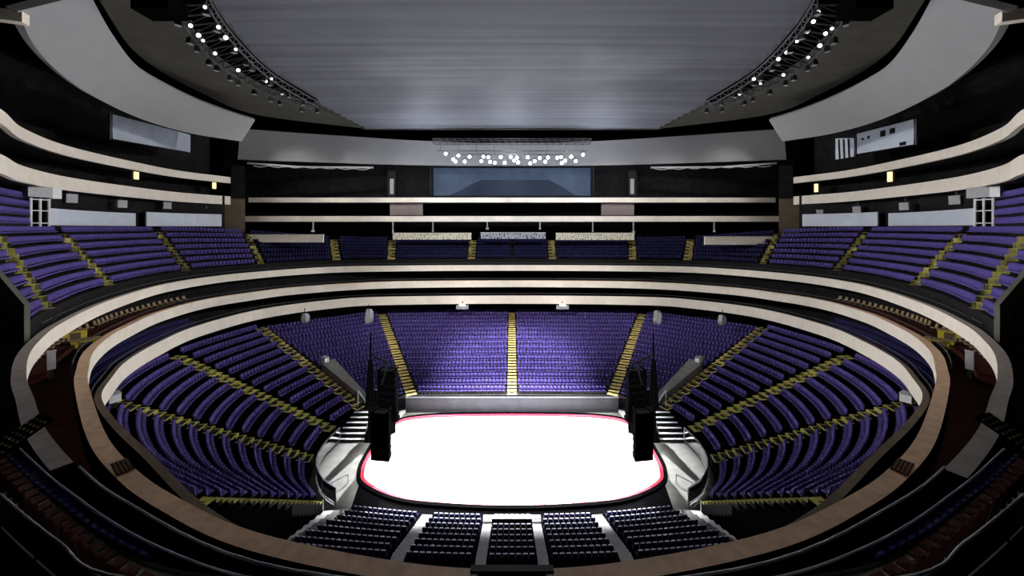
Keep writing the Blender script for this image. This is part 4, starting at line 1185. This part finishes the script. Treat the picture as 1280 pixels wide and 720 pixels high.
for k_, z, zf, lab in (('A', 25.0, 23.3, 'blue seat row'), ('C', 27.0, 25.9, 'last row')):
    c = full[k_]
    root = empty('glass_rail', (0, c[len(c) // 2][1], zf), 0, 'curved steel topped glass rail along the %s of the near balcony' % lab, 'rail')
    y0 = c[len(c) // 2][1]
    l = [(x, y - y0) for x, y in c]
    MB().tube([(x, y, z - zf) for x, y in l], 0.045, 8).build('handrail', M['railsteel'], root)
    MB().sweep(l, [(0, 0.1), (0.03, 0.1), (0.03, z - zf - .08), (0, z - zf - .08)]).build('glass_panel', M['glass'], root)
    for x, y in l[::8]: MB().tube([(x, y, 0), (x, y, z - zf)], 0.03, 6).build('post', M['black'], root)
c = [(x, y - .05) for x, y in r3f if abs(x) < 20.5]
root = empty('front_rail', (0, 11.2, 25), 0, 'pale slim rail along the front coping of the near balcony', 'rail')
MB().tube([(x, y - 11.2, .14) for x, y in c], .045, 8).build('handrail', M['railsteel'], root)
for x, y in c[::6]: MB().tube([(x, y - 11.2, 0), (x, y - 11.2, .14)], .03, 6).build('post', M['black'], root)
# curb along D
MB_ = MB().sweep(full['D'], [(0, 24.3), (0.12, 24.3), (0.12, 25.25), (0, 25.25)])
struct(MB_.build('trim_24', M['conc_mid']), 'grey curb wall behind the blue seats of the near balcony')
# seats of the near balcony, each its own object
def balc_seat(name, m, w=.52):
    p_, b_, r_, e_ = seat_parts(w=w)
    root = empty(name)
    p_.build('seat_pan', M[m], root); b_.build('backrest', M[m], root); e_.build('pedestal', M['black'], root)
    return root
def along(c, pitch):
    L = [0.0]
    for a, b in zip(c, c[1:]): L.append(L[-1] + math.hypot(b[0] - a[0], b[1] - a[1]))
    n = int(L[-1] / pitch); out = []
    for i in range(n + 1):
        d = i * pitch
        x, y = np.interp(d, L, [p[0] for p in c]), np.interp(d, L, [p[1] for p in c])
        x2, y2 = np.interp(d + .05, L, [p[0] for p in c]), np.interp(d + .05, L, [p[1] for p in c])
        l = math.hypot(x2 - x, y2 - y) or 1
        out.append((x, y, (x2 - x) / l, (y2 - y) / l))
    return out
mid = [((a[0] * .35 + b[0] * .65), (a[1] * .35 + b[1] * .65)) for a, b in zip(spline(LA[:5], 6), spline(LD, 6))]
for s in (-1, 1):
    pr = balc_seat('blue_balcony_seat', 'blue'); first = True
    for j, (x, y, tx, ty) in enumerate(along([(-p[0] * s, p[1]) for p in mid], .6)[1:-1]):
        o = pr if first else copy_tree(pr); first = False
        o.location = (x, y, 24.3); nx, ny = -ty, tx
        if ny < 0: nx, ny = -nx, -ny
        o.rotation_euler = (0, 0, heading(nx, ny))
        tag(o, 'dark blue balcony seat on the %s, %s from the outer end of its row' % (LR[s], ordw(j)), 'seat', 'dark blue seats on the near balcony')
    pr = balc_seat('red_balcony_seat', 'redseat', .46); first = True
    for j, (x, y, tx, ty) in enumerate(along([(-p[0] * s, p[1]) for p in spline(LE, 6)], .72)):
        o = pr if first else copy_tree(pr); first = False
        o.location = (x, y, 25.2); nx, ny = -ty, tx
        if ny < 0: nx, ny = -nx, -ny
        o.rotation_euler = (0, 0, heading(nx, ny) + random.uniform(-.15, .15))
        tag(o, 'dull red balcony chair on the %s, %s from the outer end of its row' % (LR[s], ordw(j)), 'chair', 'dull red chairs on the near balcony')

# black gate posts in the middle of the near coping
root = empty('balcony_gate', (0, 15.95, 20.8), 0, 'low black gate with steel posts in the middle of the near coping', 'gate')
MB().box((0, 0, .4), (3.6, .3, .14)).build('top_bar', M['black'], root)
MB().box((0, -.1, .17), (2.9, .1, .34)).build('gate_panel', M['matte'], root)
MB().box((0, -.62, -.5), (3.0, .1, 1.2)).build('gate_panel', M['matte'], root)
MB().box((0, -.3, .03), (3.0, .7, .06)).build('sill', M['matte'], root)
for x in (-1.75, -1.5, 1.5, 1.75): MB().tube([(x, -.25, -.6), (x, -.25, .4)], .06, 6).build('post', M['grey'], root)

# ------------------------------------------------------------------ light
def spot(loc, target, power, ang, blend=0.6, col=(1, 1, 1), r=0.8):
    l = bpy.data.lights.new('stage_or_fill_spot', 'SPOT'); l.energy = power; l.spot_size = R(ang); l.spot_blend = blend; l.color = col; l.shadow_soft_size = r
    o = bpy.data.objects.new('stage_or_fill_spot', l); COL.objects.link(o); o.location = loc
    d = Vector(target) - Vector(loc); o.rotation_euler = d.to_track_quat('-Z', 'Y').to_euler()
    return o
def point(loc, power, col=(1, 1, 1), r=1.5):
    l = bpy.data.lights.new('ceiling_spill_fill', 'POINT'); l.energy = power; l.color = col; l.shadow_soft_size = r
    o = bpy.data.objects.new('ceiling_spill_fill', l); COL.objects.link(o); o.location = loc
    return o
K = 2.8
for x in (-16, -5, 5, 16):
    spot((x, 100.5, 55.0), (x * 0.9, 60, 0), 300000 * K, 26, 0.4, (0.97, 0.98, 1.0))
for s in (-1, 1):
    spot((40 * s, 58, 60.5), (4 * s, 60, 0), 200000 * K, 36, 0.5, (1, 0.99, 0.97))
WARM = (1.0, 0.96, 0.90)
for s in (-1, 1):
    for tx in (-22, 8, 40):
        spot((37.5 * s, 46, 60.8), (-tx * s if tx < 0 else -tx * s, 104, 10), 80000, 38, 1.0, WARM)
    spot((43.5 * s, 64, 60.8), (-76 * s, 72, 36), 105000, 56, 1.0, WARM)
    spot((42 * s, 80, 60.8), (-66 * s, 45, 37), 115000, 46, 1.0, WARM)
    spot((37.5 * s, 46, 60.8), (0, 84, 4), 420000, 27, 0.8, (0.93, 0.94, 1.0))
for s in (-1, 1):
    spot((43.5 * s, 64, 60.8), (-80 * s, 102, 44), 70000, 30, 1.0, WARM)
for i in range(9):  # unseen washers added to brighten the cream ledges across the back
    spot((-64 + 16 * i, 97 - 9 * abs(i - 4) / 4, 60.5), (-64 + 16 * i, 117.5, 46), 15000, 58, 1.0, WARM)
for x in (-24, 0, 24):  # unseen fill points standing in for stage lamp spill on the ceiling
    point((x, 99.5, 52.5), 8300, (0.86, 0.91, 1.0), 3.0)
w = bpy.data.worlds.new('World'); sc.world = w; w.use_nodes = True
w.node_tree.nodes['Background'].inputs[0].default_value = (0.02, 0.02, 0.025, 1); w.node_tree.nodes['Background'].inputs[1].default_value = 0.1

# ------------------------------------------------------------------ camera
cam = bpy.data.cameras.new('Camera'); co = bpy.data.objects.new('Camera', cam); COL.objects.link(co)
co.location = (0, 0, H); co.rotation_euler = (R(90), 0, 0)
cam.sensor_width = 36; cam.lens = 36 * F / 1280.0; cam.shift_y = -(360 - HOR) / 1280.0
cam.clip_start = 0.1; cam.clip_end = 500
sc.camera = co
sc.view_settings.view_transform = 'Standard'; sc.view_settings.look = 'None'
sc.view_settings.exposure = 0.0; sc.view_settings.gamma = 1.0; sc.view_settings.use_curve_mapping = False
sc.cycles.use_denoising = True
sc.cycles.max_bounces = 6; sc.cycles.diffuse_bounces = 3; sc.cycles.transparent_max_bounces = 8
sc.cycles.sample_clamp_indirect = 25
